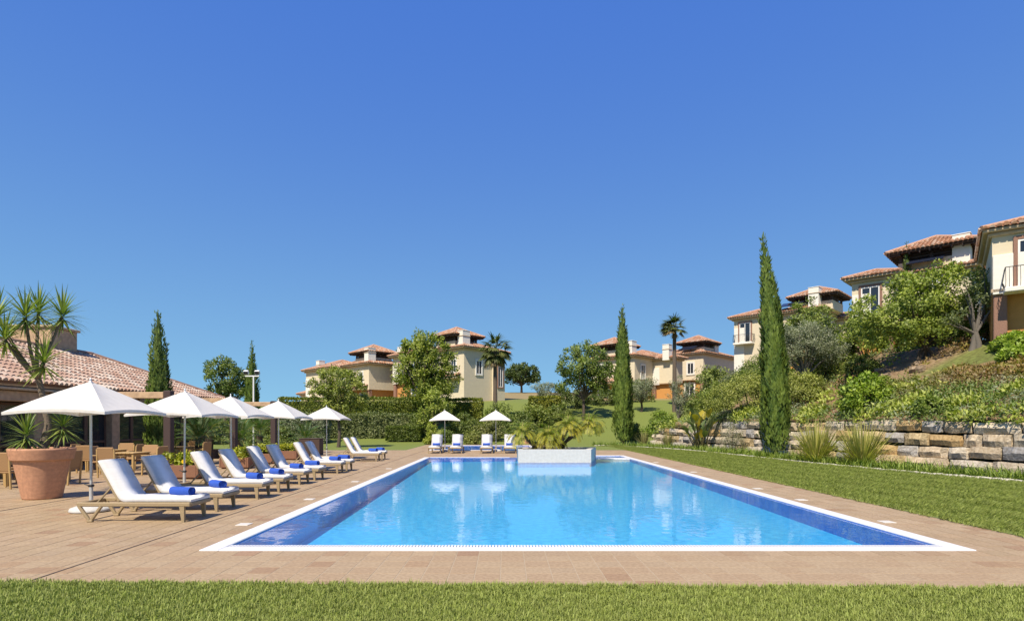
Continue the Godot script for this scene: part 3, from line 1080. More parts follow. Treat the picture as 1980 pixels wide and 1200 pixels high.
	for p in o.get("panels", []):
		var mb := MB.new()
		mb.cbox(Vector3(p[0], p[1], p[2]), Vector3(2.2, 0.08, 1.3), 0.01, Basis(Vector3.RIGHT, 0.42))
		part("solar_panel", mb, M.solar_panel, t)
	# low tiled canopies: x, y, z, width, depth
	for p in o.get("canopies", []):
		var mb := MB.new()
		roof_slope(mb, Vector3(p[0] - p[3] * 0.5, p[1], p[2] + p[4]), Vector3(p[0] + p[3] * 0.5, p[1], p[2] + p[4]), Vector3(0, 0, -1), 0.36, p[4], false, false, 0.26, 0.42, CLAY, r)
		part("canopy_roof", mb, M.roof_tile, t)
		var cb := MB.new()
		cb.cbox(Vector3(p[0], p[1] - 0.12, p[2] + p[4] * 0.5), Vector3(p[3] - 0.02, 0.2, p[4] - 0.04), 0.02)
		part("canopy_beam", cb, M.cream_trim, t)
	return t

func build_villas() -> void:
	var windows := [[-5.3, 4.7, 0, "f", 1.1, 1.9, false], [-1.9, 4.6, 0, "f", 1.0, 1.6, false], [-5.2, 1.4, -0.35, "f", 1.6, 2.2, false], [-2.2, 1.4, -0.35, "f", 1.4, 2.2, false], [-8.4, 4.6, 1.2, "f", 1.3, 2.2, true], [-11.2, 4.6, 1.2, "f", 1.0, 1.9, true], [-8.6, 1.4, 0.85, "f", 1.5, 2.2, false]]
	# the villa whose belvedere stands over the fan palm
	villa("cream villa with arched side window and tiled belvedere beside the fan palm", P(-5.0, 4.2, 68.0), -45, {
		"seed": 3, "eave": 6.6, "tower": [-3.6, -1.9, 4.0],
		"blocks": [[-7.0, 0.0, -4.6, 0.0, 6.6, -2.0, false], [-13.2, -7.02, -5.5, 1.2, 6.4, -2.0, true], [-4.0, 0.5, -6.4, -4.62, 6.3, -2.0, false]],
		"chimneys": [[-0.9, -0.75, 6.3, 8.75, 0.95, 1.2], [-12.2, 0.4, 6.3, 7.7]],
		"windows": windows + [[0.5, 3.4, -5.6, "s", 0.8, 2.6, true, 1], [0.0, 4.4, -2.4, "s", 0.9, 1.7, false]],
		"balconies": [[-8.4, 3.25, 1.2, "f", 2.3]], "canopies": [[-3.4, 3.15, 0.0, 5.6, 1.2]]})
	villa("cream villa with wide low wing and chimney, standing behind the clipped hedge", P(-18.3, 3.3, 76.0), -45, {
		"seed": 4, "eave": 6.4, "tower": [-2.7, -2.4, 3.9],
		"blocks": [[-7.0, 0.0, -5.0, 0.0, 6.4, -2.0, true], [-15.0, -7.02, -5.5, 1.6, 6.2, -2.0, false], [-19.0, -15.02, -4.5, 0.5, 2.9, -2.0, false]],
		"chimneys": [[-0.7, -0.6, 6.1, 8.6, 1.0, 1.2], [-13.0, 0.3, 6.2, 7.75]],
		"windows": windows, "balconies": [[-8.4, 3.25, 1.6, "f", 2.3]], "canopies": [[-3.4, 3.15, 0.0, 6.4, 1.3]]})
	villa("cream villa half hidden behind the tall slim cypress by the lawn", P(17.0, 4.2, 75.0), -45, {
		"seed": 5, "eave": 6.4, "tower": [-4.2, -1.6, 4.0],
		"blocks": [[-7.0, 0.0, -4.6, 0.0, 6.4, -2.0, true], [-0.2, 3.4, -6.5, -4.62, 6.2, -2.0, true]],
		"chimneys": [[-0.9, -0.6, 6.1, 8.5, 0.95, 1.15], [2.3, -4.4, 6.0, 8.1]],
		"windows": windows.slice(0, 4) + [[0.0, 4.5, -2.0, "s", 1.0, 1.8, false]], "balconies": [], "canopies": [[-3.4, 3.15, 0.0, 6.4, 1.3]]})
	villa("cream villa with a dark solar panel on its roof behind the windswept palm", P(27.8, 5.0, 80.0), -45, {
		"seed": 6, "eave": 6.6, "tower": [-2.0, -2.6, 3.7],
		"blocks": [[-6.6, 0.0, -11.0, 0.0, 6.6, -2.0, true], [-12.4, -6.62, -4.5, 3.4, 6.4, -2.0, true]],
		"chimneys": [[-0.6, -4.6, 6.2, 8.7, 0.95, 1.2]],
		"windows": windows + [[-8.2, 4.7, 3.4, "f", 1.2, 2.1, true], [-10.9, 4.7, 3.4, "f", 1.0, 2.0, false]], "balconies": [[-8.2, 3.3, 3.4, "f", 2.4]], "panels": [[-2.2, 7.55, 0.1]]})
	villa("cream villa with brown framed window on the crest behind the olive hedge", P(34.4, 7.8, 62.0), -45, {
		"seed": 7, "eave": 6.4, "tower": [-1.1, -3.0, 4.2],
		"blocks": [[-4.6, 0.0, -5.6, 0.0, 6.4, -4.0, true], [-8.9, -4.62, -4.5, 1.6, 6.2, -4.0, false], [-3.0, 4.5, -9.5, -5.62, 5.9, -4.0, false]],
		"chimneys": [[-0.8, -0.7, 6.1, 8.9, 1.05, 1.3]],
		"windows": [[-7.6, 4.5, 1.6, "f", 1.3, 2.3, true], [-2.4, 4.6, 0.0, "f", 1.3, 2.0, false], [0.0, 4.6, -2.6, "s", 1.2, 2.0, false]], "balconies": [[-7.6, 3.2, 1.6, "f", 2.2]], "panels": [[-3.0, 7.35, 0.1]]})
	villa("cream villa with ochre side rising behind the large leafy garden tree", P(32.4, 6.3, 39.5), -45, {
		"seed": 8, "eave": 6.3, "tower": [-2.3, -2.1, 4.3],
		"blocks": [[-4.2, 0.0, -5.6, 0.0, 6.3, -3.0, true], [-6.8, -4.22, -4.5, 2.2, 6.1, -3.0, true]],
		"chimneys": [[-0.6, -0.6, 6.0, 8.7, 1.0, 1.2]],
		"windows": [[-5.6, 4.5, 2.2, "f", 1.2, 2.0, true], [-2.2, 4.6, 0.0, "f", 1.3, 2.0, false], [0.0, 4.6, -2.6, "s", 1.2, 2.0, false]], "balconies": [], "panels": [[-2.6, 7.3, 0.2]], "canopies": [[-2.1, 3.15, 0.0, 4.0, 1.3]]})
	villa("cream villa with curved iron balcony over an ochre porch at the top of the lawn", P(31.3, 5.0, 20.6), -38, {
		"seed": 9, "eave": 5.9, "overhang": 0.4,
		"blocks": [[-10.4, 0.0, -6.0, 0.0, 5.75, -2.0, true]],
		"chimneys": [[-6.5, -1.6, 5.9, 7.6, 1.5, 1.5]],
		"windows": [[-8.75, 4.15, 0.0, "f", 1.5, 2.2, true], [-4.2, 4.15, 0.0, "f", 1.5, 2.2, true]], "balconies": [[-8.75, 2.85, 0.0, "f", 2.5]]})

# ---------------------------------------------------------------- the pavilion on the terrace
func build_pavilion() -> void:
	var t := thing("pavilion", "long low terrace pavilion with old clay tile roof and dark glazed front", "pavilion", P(-17.4, 0, 22.0))
	var o := t.position
	var ex := -16.6
	var d0 := 8.0
	var d1 := 33.5
	var r := RandomNumberGenerator.new()
	r.seed = 44
	# body and interior are closed: back, ends and a front of glazed bays
	var wl := MB.new()
	wl.box(P(-25.4, 1.5, 20.75) - o, Vector3(0.3, 3.0, 25.0))
	wl.box(P(-21.3, 1.5, 33.1) - o, Vector3(7.9, 3.0, 0.3))
	wl.box(P(-21.3, 1.5, 8.4) - o, Vector3(7.9, 3.0, 0.3))
	part("wall", wl, M.beige_render, t)
	var sl := MB.new()
	sl.box(P(-21.2, 3.02, 20.75) - o, Vector3(8.4, 0.08, 25.0))
	part("ceiling", sl, M.beige_render, t)
	# porch beam under the eaves
	var bm := MB.new()
	bm.cbox(P(-16.95, 2.65, 20.75) - o, Vector3(0.3, 0.36, 25.3), 0.02)
	part("porch_beam", bm, M.beige_render, t)
	var ln := MB.new()
	ln.cbox(P(-16.82, 2.9, 20.75) - o, Vector3(0.34, 0.1, 25.36), 0.02)
	part("cornice", ln, M.cream_trim, t)
	var ev := MB.new()
	ev.box(P(-17.1, 3.05, 20.75) - o, Vector3(0.9, 0.14, 25.4))
	part("eaves_board", ev, M.beige_render, t)
	# glazed bays
	var d := 8.6
	var bay := 0
	while d < 32.5:
		var w := 4.05
		var cl := MB.new()
		cl.cbox(P(-17.25, 1.24, d) - o, Vector3(0.5, 2.47, 0.5), 0.02)
		part("column", cl, M.beige_render if bay != 2 else M.brown_post, t)
		for k in 3:
			var pd := d + 0.25 + (w - 0.5) / 3.0 * (k + 0.5)
			var pw := (w - 0.5) / 3.0
			var fr := MB.new()
			for s in [-1.0, 1.0]:
				fr.cbox(P(-17.3, 1.24, pd + s * (pw * 0.5 - 0.045)) - o, Vector3(0.1, 2.46, 0.085), 0.008)
			for y in [0.06, 0.95, 2.4]:
				fr.cbox(P(-17.3, y, pd) - o, Vector3(0.085, 0.1, pw - 0.18), 0.008)
			var f := part("door", fr, M.frame_brown, t)
			var g := MB.new()
			g.box(P(-17.31, 1.24, pd) - o, Vector3(0.02, 2.4, pw - 0.16))
			part("pane", g, M.window_glass, f)
		d += w
		bay += 1
	# roof: the slope to the pool is laid tile by tile, the largest in view as pieces of their own
	var variants := []
	for k in OLD_CLAY:
		var mb := MB.new()
		mb.col = Color(k[0], k[1], k[2])
		half_pipe(mb, Vector3(0, 0.035, 0), Vector3(0, 0.012, -0.4), Vector3(1, 0, 0), Vector3.UP, 0.1, 0.082)
		variants.append(mb.mesh())
	var rest := MB.new()
	var roof := part("roof", MB_empty(), M.roof_tile, t)
	var count := [0]
	var run := 4.5
	var ts := 0.45
	var single := func(i: int, j: int, a: Vector3, b: Vector3, along: Vector3, up: Vector3) -> bool:
		var dd := -(a.z + o.z)
		if count[0] >= 300 or dd < 18.2 or dd > 25.0 or j > 11 or a.distance_to(b) < 0.36:
			return false
		count[0] += 1
		var q := part("roof_tile", variants[r.randi() % variants.size()], M.roof_tile, roof)
		var z := (a - b).normalized()
		q.transform = Transform3D(Basis(up.cross(z).normalized(), up, z).scaled_local(Vector3(1, 1, a.distance_to(b) / 0.4)), a)
		return true
	roof_slope(rest, P(ex, 3.14, d0) - o, P(ex, 3.14, d1) - o, Vector3(-1, 0, 0), ts, run, true, true, 0.235, 0.4, OLD_CLAY, r, single)
	roof_slope(rest, P(ex, 3.14, d1) - o, P(ex - run * 2, 3.14, d1) - o, Vector3(0, 0, 1), ts, run, true, true, 0.235, 0.4, OLD_CLAY, r)
	roof_slope(rest, P(ex - run * 2, 3.14, d1) - o, P(ex - run * 2, 3.14, d0) - o, Vector3(1, 0, 0), ts, run, true, true, 0.235, 0.4, OLD_CLAY, r)
	roof_slope(rest, P(ex - run * 2, 3.14, d0) - o, P(ex, 3.14, d0) - o, Vector3(0, 0, -1), ts, run, true, true, 0.235, 0.4, OLD_CLAY, r)
	part("tile_courses", rest, M.roof_tile, roof, Vector3.ZERO, "stuff")
	var rd := MB.new()
	rd.col = Color(0.4, 0.23, 0.16)
	rd.tube([P(ex - run, 3.2 + run * ts, d0 + run) - o, P(ex - run, 3.2 + run * ts, d1 - run) - o], [0.13, 0.13], 8)
	rd.tube([P(ex - run, 3.2 + run * ts, d1 - run) - o, P(ex, 3.2, d1) - o], [0.12, 0.12], 8)
	part("ridge", rd, M.roof_tile, roof)
	# squat chimney block behind the ridge
	var ch := MB.new()
	ch.cbox(P(-21.9, 4.9, 27.0) - o, Vector3(1.9, 2.5, 1.6), 0.03)
	var cp := part("chimney", ch, M.beige_render, t)
	var cc := MB.new()
	cc.cbox(P(-21.9, 6.2, 27.0) - o, Vector3(2.1, 0.12, 1.8), 0.03)
	part("chimney_cap", cc, M.cream_trim, cp)
	# pergola in front: posts with cross beams to the pavilion
	var k := 0
	for pd in [21.0, 26.0, 30.5]:
		var pg := thing("pergola_frame", ["brown pergola post and pale beam beside the dark cypress", "thick brown pergola post behind the middle parasols", "brown pergola post standing by the wooden towel cabinet"][k], "pergola", P(-12.45, 0, pd), 0.0, "pergola frames along the terrace")
		var po := MB.new()
		po.cbox(Vector3(0, 1.46, 0), Vector3(0.27, 2.92, 0.27), 0.02)
		part("post", po, M.brown_post, pg)
		var be := MB.new()
		be.cbox(Vector3(-2.2, 2.75, 0), Vector3(4.1, 0.24, 0.18), 0.02)
		part("beam", be, M.beige_render, pg)
		k += 1

func MB_empty() -> MB:
	# the fascia strip the tiles start from
	var mb := MB.new()
	mb.col = Color(0.3, 0.17, 0.11)
	mb.box(P(-16.64, 3.1, 20.75) - P(-17.4, 0, 22.0), Vector3(0.04, 0.1, 25.3))
	return mb

# ---------------------------------------------------------------- terrace furniture
func make_chair(label: String, at: Vector3, turn: float) -> Node3D:
	var t := thing("dining_chair", label, "chair", at, turn, "dining armchairs on the terrace")
	var s := MB.new()
	s.cbox(Vector3(0, 0.44, 0), Vector3(0.52, 0.06, 0.5), 0.015)
	part("seat", s, M.wicker, t)
	var b := MB.new()
	b.cbox(Vector3(0, 0.71, -0.27), Vector3(0.5, 0.5, 0.045), 0.015, Basis(Vector3.RIGHT, -0.16))
	part("backrest", b, M.wicker, t)
	for x in [-0.26, 0.26]:
		for z in [-0.22, 0.22]:
			var l := MB.new()
			var top := 0.64 if z > 0 else 0.9
			l.beam(Vector3(x, 0, z * 1.08), Vector3(x, top, z * (1.0 if z > 0 else 1.32)), 0.045, 0.045, 0.008, Vector3.FORWARD)
			part("leg", l, M.teak, t)
		var a := MB.new()
		a.cbox(Vector3(x, 0.655, 0.0), Vector3(0.06, 0.03, 0.52), 0.01)
		part("armrest", a, M.teak, t)
	return t

func build_terrace_furniture() -> void:
	var places := [[-12.6, 19.0, "beside the flower troughs"], [-14.6, 20.8, "in front of the glazed doors"], [-13.2, 15.9, "behind the big terracotta pot"], [-13.6, 23.6, "under the pergola beam"], [-15.2, 17.2, "close to the pavilion's dark doors"]]
	var first_chair: Node3D = null
	var first_table: Node3D = null
	for p in places:
		var lab := "square teak dining table " + str(p[2])
		if first_table == null:
			first_table = thing("dining_table", lab, "table", P(p[0], 0, p[1]), 0.0, "teak dining tables on the terrace")
			var tp := MB.new()
			for i in 7:
				tp.cbox(Vector3(-0.39 + i * 0.13, 0.735, 0), Vector3(0.122, 0.028, 0.92), 0.004)
			part("tabletop", tp, M.teak, first_table)
			var ap := MB.new()
			for s in [-1.0, 1.0]:
				ap.cbox(Vector3(s * 0.38, 0.67, 0), Vector3(0.03, 0.09, 0.72), 0.005)
				ap.cbox(Vector3(0, 0.67, s * 0.38), Vector3(0.72, 0.088, 0.03), 0.005)
			part("apron", ap, M.teak, first_table)
			for x in [-0.4, 0.4]:
				for z in [-0.4, 0.4]:
					var l := MB.new()
					l.cbox(Vector3(x, 0.36, z), Vector3(0.065, 0.72, 0.065), 0.008)
					part("leg", l, M.teak, first_table)
		else:
			copy_of(first_table, P(p[0], 0, p[1]), 0.0, lab)
		var k := 0
		for a in [0.0, PI / 2, PI, -PI / 2]:
			var dir := Vector3(sin(a), 0, cos(a))
			# the chair looks along its own +z, at the table
			var pos := P(p[0], 0, p[1]) - dir * 0.86 + Vector3(rng.randf_range(-0.06, 0.06), 0, rng.randf_range(-0.06, 0.06))
			var cl: String = ["wicker armchair facing the front lawn, at table ", "wicker armchair facing the pool, at table ", "wicker armchair facing the villas, at table ", "wicker armchair facing the pavilion, at table "][k] + str(p[2])
			if first_chair == null:
				first_chair = make_chair(cl, pos, a)
			else:
				copy_of(first_chair, pos, a + rng.randf_range(-0.2, 0.2), cl)
			k += 1
	# clay troughs full of yellow-green flowers behind the loungers
	k_troughs()
	# brown towel cabinet
	var cb := thing("towel_cabinet", "dark brown wooden cabinet standing between the loungers and the lawn", "cabinet", P(-10.5, 0, 30.7))
	var bx := MB.new()
	bx.cbox(Vector3(0, 0.46, 0), Vector3(1.1, 0.86, 0.62), 0.01)
	part("body", bx, M.brown_post, cb)
	for s in [-0.275, 0.275]:
		var dr := MB.new()
		dr.cbox(Vector3(s, 0.46, 0.315), Vector3(0.53, 0.8, 0.02), 0.006)
		var q := part("door", dr, M.dark_wood, cb)
		var hd := MB.new()
		hd.cbox(Vector3(s - signf(s) * 0.2, 0.5, 0.335), Vector3(0.02, 0.14, 0.02), 0.004)
		part("handle", hd, M.aluminium, q)
	var tpm := MB.new()
	tpm.cbox(Vector3(0, 0.905, 0), Vector3(1.16, 0.035, 0.68), 0.008)
	part("top", tpm, M.dark_wood, cb)
	# sago palms in dark boxes by the pergola
	var sp := [[-13.1, 24.3, 0.55, 1.35, "sago palm with stiff arching fronds beside the slim pergola post"], [-14.6, 28.0, 0.9, 1.5, "sago palm between the pavilion and the thick pergola post"], [-13.4, 28.6, 0.4, 1.3, "sago palm low in its dark box behind the clay troughs"], [-14.3, 33.0, 0.8, 1.6, "sago palm growing at the pavilion's far corner"], [-11.7, 33.2, 0.35, 1.2, "small sago palm between the pergola's end post and the lawn"]]
	for s in sp:
		var t := thing("sago_palm", s[4], "palm", P(s[0], 0, s[1]), 0.0, "sago palms in boxes along the pergola")
		var b := MB.new()
		b.cbox(Vector3(0, 0.22, 0), Vector3(0.8, 0.44, 0.8), 0.015)
		part("planter_box", b, M.brown_post, t)
		var so := MB.new()
		so.box(Vector3(0, 0.445, 0), Vector3(0.7, 0.012, 0.7))
		part("soil", so, M.soil, t)
		var tr := MB.new()
		tr.col = Color(0.1, 0.075, 0.05)
		tr.tube([Vector3(0, 0.43, 0), Vector3(0, 0.44 + s[2] * 0.5, 0), Vector3(0, 0.45 + s[2], 0)], [0.17, 0.18, 0.14], 10)
		part("trunk", tr, M.bark, t)
		var cr := MB.new()
		feather_head(cr, Vector3(0, 0.45 + s[2], 0), 26, s[3], Color(0.05, 0.1, 0.025), Color(0.1, 0.16, 0.04), 0.7, int(s[0] * 31.0), true)
		part("crown", cr, M.leaf, t)

func k_troughs() -> void:
	var spots := [[-10.0, 17.7, 1.15], [-10.25, 21.7, 1.1], [-10.2, 24.4, 1.0], [-10.35, 26.9, 1.1]]
	var labs := ["clay trough of yellow-green flowers with one open yellow bloom", "clay trough of yellow-green flowers, second from the big terracotta pot", "clay trough of yellow-green flowers, third from the big terracotta pot", "clay trough of yellow-green flowers beside the brown towel cabinet"]
	for i in spots.size():
		var s: Array = spots[i]
		var t := thing("flower_trough", labs[i], "planter", P(s[0], 0, s[1]), 0.0, "clay flower troughs behind the loungers")
		var b := MB.new()
		var w: float = s[2]
		b.cbox(Vector3(0, 0.05, 0), Vector3(w * 0.9, 0.1, 0.5), 0.02)
		for e in [-1.0, 1.0]:
			b.cbox(Vector3(e * (w * 0.5 - 0.03), 0.24, 0), Vector3(0.06, 0.38, 0.6), 0.012)
			b.cbox(Vector3(0, 0.24, e * 0.27), Vector3(w - 0.122, 0.378, 0.06), 0.012)
		part("trough", b, M.trough_clay, t)
		var so := MB.new()
		so.box(Vector3(0, 0.38, 0), Vector3(w - 0.13, 0.02, 0.46))
		part("soil", so, M.soil, t)
		var f := MB.new()
		var cl := []
		for k in 16:
			cl.append([Vector3(rng.randf_range(-w, w) * 0.46, rng.randf_range(0.48, 0.72), rng.randf_range(-0.25, 0.25)), 0.17])
		leaf_cloud(f, cl, 1500, 0.09, 0.055, Color(0.14, 0.19, 0.015), Color(0.36, 0.34, 0.02), Vector3(0, 0.4, 0), 60 + i)
		part("foliage", f, M.leaf, t)
		if i == 0:
			var fl := MB.new()
			for k in 11:
				var a := TAU * k / 11.0
				fl.leaf(Vector3(0.18, 0.55, 0.36), Vector3(cos(a), sin(a), 0.15).normalized(), Vector3(-sin(a), cos(a), 0), 0.085, 0.05, Vector3(0, 0, 1), Color(0.75, 0.5, 0.01))
			part("bloom", fl, M.leaf, t)

# ---------------------------------------------------------------- loungers, towels, parasols
# A lounger lies along its own x: head at -x, foot at +x.
func make_lounger(label: String, at: Vector3, turn: float, group: String) -> Node3D:
	var t := thing("sun_lounger", label, "sun lounger", at, turn, group)
	var hw := 0.335
	for z in [-hw, hw]:
		var ra := MB.new()
		ra.cbox(Vector3(0, 0.305, z), Vector3(1.96, 0.075, 0.05), 0.012)
		part("side_rail", ra, M.lounger_frame, t)
		# front leg, tapering
		var lg := MB.new()
		var a := Vector3(0.84, 0.275, z)
		taper(lg, Vector3(0.86, 0, z), Vector3(0.84, 0.27, z), 0.045, 0.085, 0.05)
		part("leg", lg, M.lounger_frame, t)
		# hind leg: two struts that meet at the foot
		var hv := MB.new()
		hv.beam(Vector3(-0.95, 0.28, z), Vector3(-0.77, 0.03, z), 0.055, 0.05, 0.01)
		hv.beam(Vector3(-0.56, 0.28, z), Vector3(-0.74, 0.03, z), 0.05, 0.05, 0.01)
		hv.cbox(Vector3(-0.755, 0.02, z), Vector3(0.1, 0.04, 0.062), 0.01)
		part("leg", hv, M.lounger_frame, t)
	for x in [-0.965, 0.965]:
		var cr := MB.new()
		cr.cbox(Vector3(x, 0.303, 0), Vector3(0.05, 0.07, hw * 2 - 0.052), 0.012)
		part("cross_rail", cr, M.lounger_frame, t)
	for i in 9:
		var s := MB.new()
		s.cbox(Vector3(-0.22 + i * 0.138, 0.335, 0), Vector3(0.1, 0.018, hw * 2 - 0.054), 0.004)
		part("slat", s, M.lounger_frame, t)
	# raised back
	var p0 := Vector3(-0.27, 0.35, 0)
	var p1 := Vector3(-0.63, 1.0, 0)
	var dir := (p1 - p0).normalized()
	var nrm := Vector3(dir.y, -dir.x, 0)
	var bf := MB.new()
	for z in [-hw + 0.03, hw - 0.03]:
		bf.beam(p0 + Vector3(0, 0, z), p1 + Vector3(0, 0, z), 0.045, 0.035, 0.008, Vector3.FORWARD)
	for k in 5:
		var q := p0.lerp(p1, 0.12 + k * 0.2)
		bf.cbox(q, Vector3(0.018, 0.09, hw * 2 - 0.11), 0.004, Basis(nrm, dir, Vector3(0, 0, 1)))
	part("backrest", bf, M.lounger_frame, t)
	for z in [-0.24, 0.24]:
		var st := MB.new()
		st.beam(p0.lerp(p1, 0.42) + Vector3(0, 0, z), Vector3(-0.72, 0.3, z), 0.028, 0.028, 0.006)
		part("support_strut", st, M.lounger_frame, t)
	# one mattress, bent at the hips
	var mm := MB.new()
	mattress(mm, [p1 + dir * 0.05 + nrm * 0.012, p0.lerp(p1, 0.55) + nrm * 0.012, p0.lerp(p1, 0.14) + nrm * 0.014, Vector3(-0.2, 0.35, 0), Vector3(0.0, 0.347, 0), Vector3(0.5, 0.347, 0), Vector3(0.88, 0.347, 0), Vector3(0.975, 0.342, 0)], 0.325, 0.075)
	part("mattress", mm, M.white_fabric, t)
	return t

func taper(mb: MB, a: Vector3, b: Vector3, w0: float, w1: float, dz: float) -> void:
	var q := []
	for e in [[a, w0], [b, w1]]:
		for s in [[-1, -1], [1, -1], [1, 1], [-1, 1]]:
			q.append(e[0] + Vector3(s[0] * e[1] * 0.5, 0, s[1] * dz * 0.5))
	var c := (a + b) * 0.5
	for i in 4:
		mb.oq([q[i], q[(i + 1) % 4], q[4 + (i + 1) % 4], q[4 + i]], c)
	mb.oq([q[0], q[1], q[2], q[3]], c)
	mb.oq([q[4], q[5], q[6], q[7]], c)

# a padded strip along a line of points, rounded at its sides
func mattress(mb: MB, pts: Array, hw: float, th: float) -> void:
	var fine := []
	for i in pts.size() - 1:
		for k in 4:
			var p: Vector3 = pts[maxi(i - 1, 0)]
			var a: Vector3 = pts[i]
			var b: Vector3 = pts[i + 1]
			var c: Vector3 = pts[mini(i + 2, pts.size() - 1)]
			fine.append(a.cubic_interpolate(b, p, c, k / 4.0))
	fine.append(pts[-1])
	var sec := [[-1.0, 0.25], [-0.985, 0.75], [-0.93, 1.0], [-0.5, 1.06], [0.0, 1.08], [0.5, 1.06], [0.93, 1.0], [0.985, 0.75], [1.0, 0.25], [0.97, 0.0], [-0.97, 0.0]]
	var rings := []
	for i in fine.size():
		var d: Vector3 = (fine[mini(i + 1, fine.size() - 1)] - fine[maxi(i - 1, 0)]).normalized()
		var up := Vector3(-d.y, d.x, 0)
		if up.y < 0 and up.x < 0: up = -up
		if d.x < 0: up = -up
		var ring := []
		var e := 1.0
		if i == 0 or i == fine.size() - 1: e = 0.55
		for s in sec:
			var pad := 1.0 + 0.06 * sin(i * 1.7 + float(s[0]) * 2.0)
			ring.append(fine[i] + Vector3(0, 0, float(s[0]) * hw) + up * (th * float(s[1]) * e * pad + 0.002))
		rings.append(ring)
	var n := sec.size()
	var k0 := mb.v.size()
	for i in rings.size():
		for j in n:
			var ctr := Vector3.ZERO
			for q in rings[i]: ctr += q
			ctr /= n
			mb.v.append(rings[i][j])
			var u: Vector3 = rings[i][j] - ctr
			u.z *= 0.25
			mb.n.append(u.normalized())
			mb.c.append(mb.col)
	for i in rings.size() - 1:
		for j in n:
			var a := k0 + i * n + j
			var b := k0 + i * n + (j + 1) % n
			mb.ix.append_array(PackedInt32Array([a, a + n, b, b, a + n, b + n]))
	for e in [0, rings.size() - 1]:
		for j in range(1, n - 1):
			if e == 0: mb.tri(rings[e][0], rings[e][j + 1], rings[e][j])
			else: mb.tri(rings[e][0], rings[e][j], rings[e][j + 1])

func towel_mesh() -> MB:
	# a towel rolled up along z, with the spiral showing at its ends and a loose flap
	var mb := MB.new()
	var n := 22
	var l := 0.21
	var ring := func(i: int) -> Vector2:
		var a := TAU * i / n
		return Vector2(cos(a) * 0.092, sin(a) * 0.08 + 0.072) * (1.0 + 0.03 * sin(a * 3.0))
	for i in n:
		var a: Vector2 = ring.call(i)
		var b: Vector2 = ring.call(i + 1)
		for k in 4:
			var z0 := lerpf(-l, l, k / 4.0)
			var z1 := lerpf(-l, l, (k + 1) / 4.0)
			var s0 := 1.0 - 0.1 * pow(absf(z0) / l, 4.0)
			var s1 := 1.0 - 0.1 * pow(absf(z1) / l, 4.0)
			mb.oq([Vector3(a.x * s0, a.y, z0), Vector3(b.x * s0, b.y, z0), Vector3(b.x * s1, b.y, z1), Vector3(a.x * s1, a.y, z1)], Vector3(0, 0.072, 0))
	for e in [-1.0, 1.0]:
		mb.lathe_disc(Vector3(0, 0.072, e * (l - 0.022)), 0.085, e)
		# the wound layers, stepped in and out
		var turns := 34
		for i in turns:
			var t0 := float(i) / turns
			var t1 := float(i + 1) / turns
			var a0 := t0 * TAU * 2.6
			var a1 := t1 * TAU * 2.6
			var r0 := 0.088 * (1.0 - t0)
			var r1 := 0.088 * (1.0 - t1)
			var z0: float = e * (l - 0.002)
			var zi: float = e * (l - 0.02)
			mb.oq([Vector3(cos(a0) * r0, sin(a0) * r0 * 0.86 + 0.072, z0), Vector3(cos(a1) * r1, sin(a1) * r1 * 0.86 + 0.072, z0), Vector3(cos(a1) * r1 * 0.72, sin(a1) * r1 * 0.62 + 0.072, zi), Vector3(cos(a0) * r0 * 0.72, sin(a0) * r0 * 0.62 + 0.072, zi)], Vector3(0, 0.072, 0))
	mb.cbox(Vector3(0.085, 0.012, 0), Vector3(0.1, 0.018, l * 1.9), 0.008)
	return mb

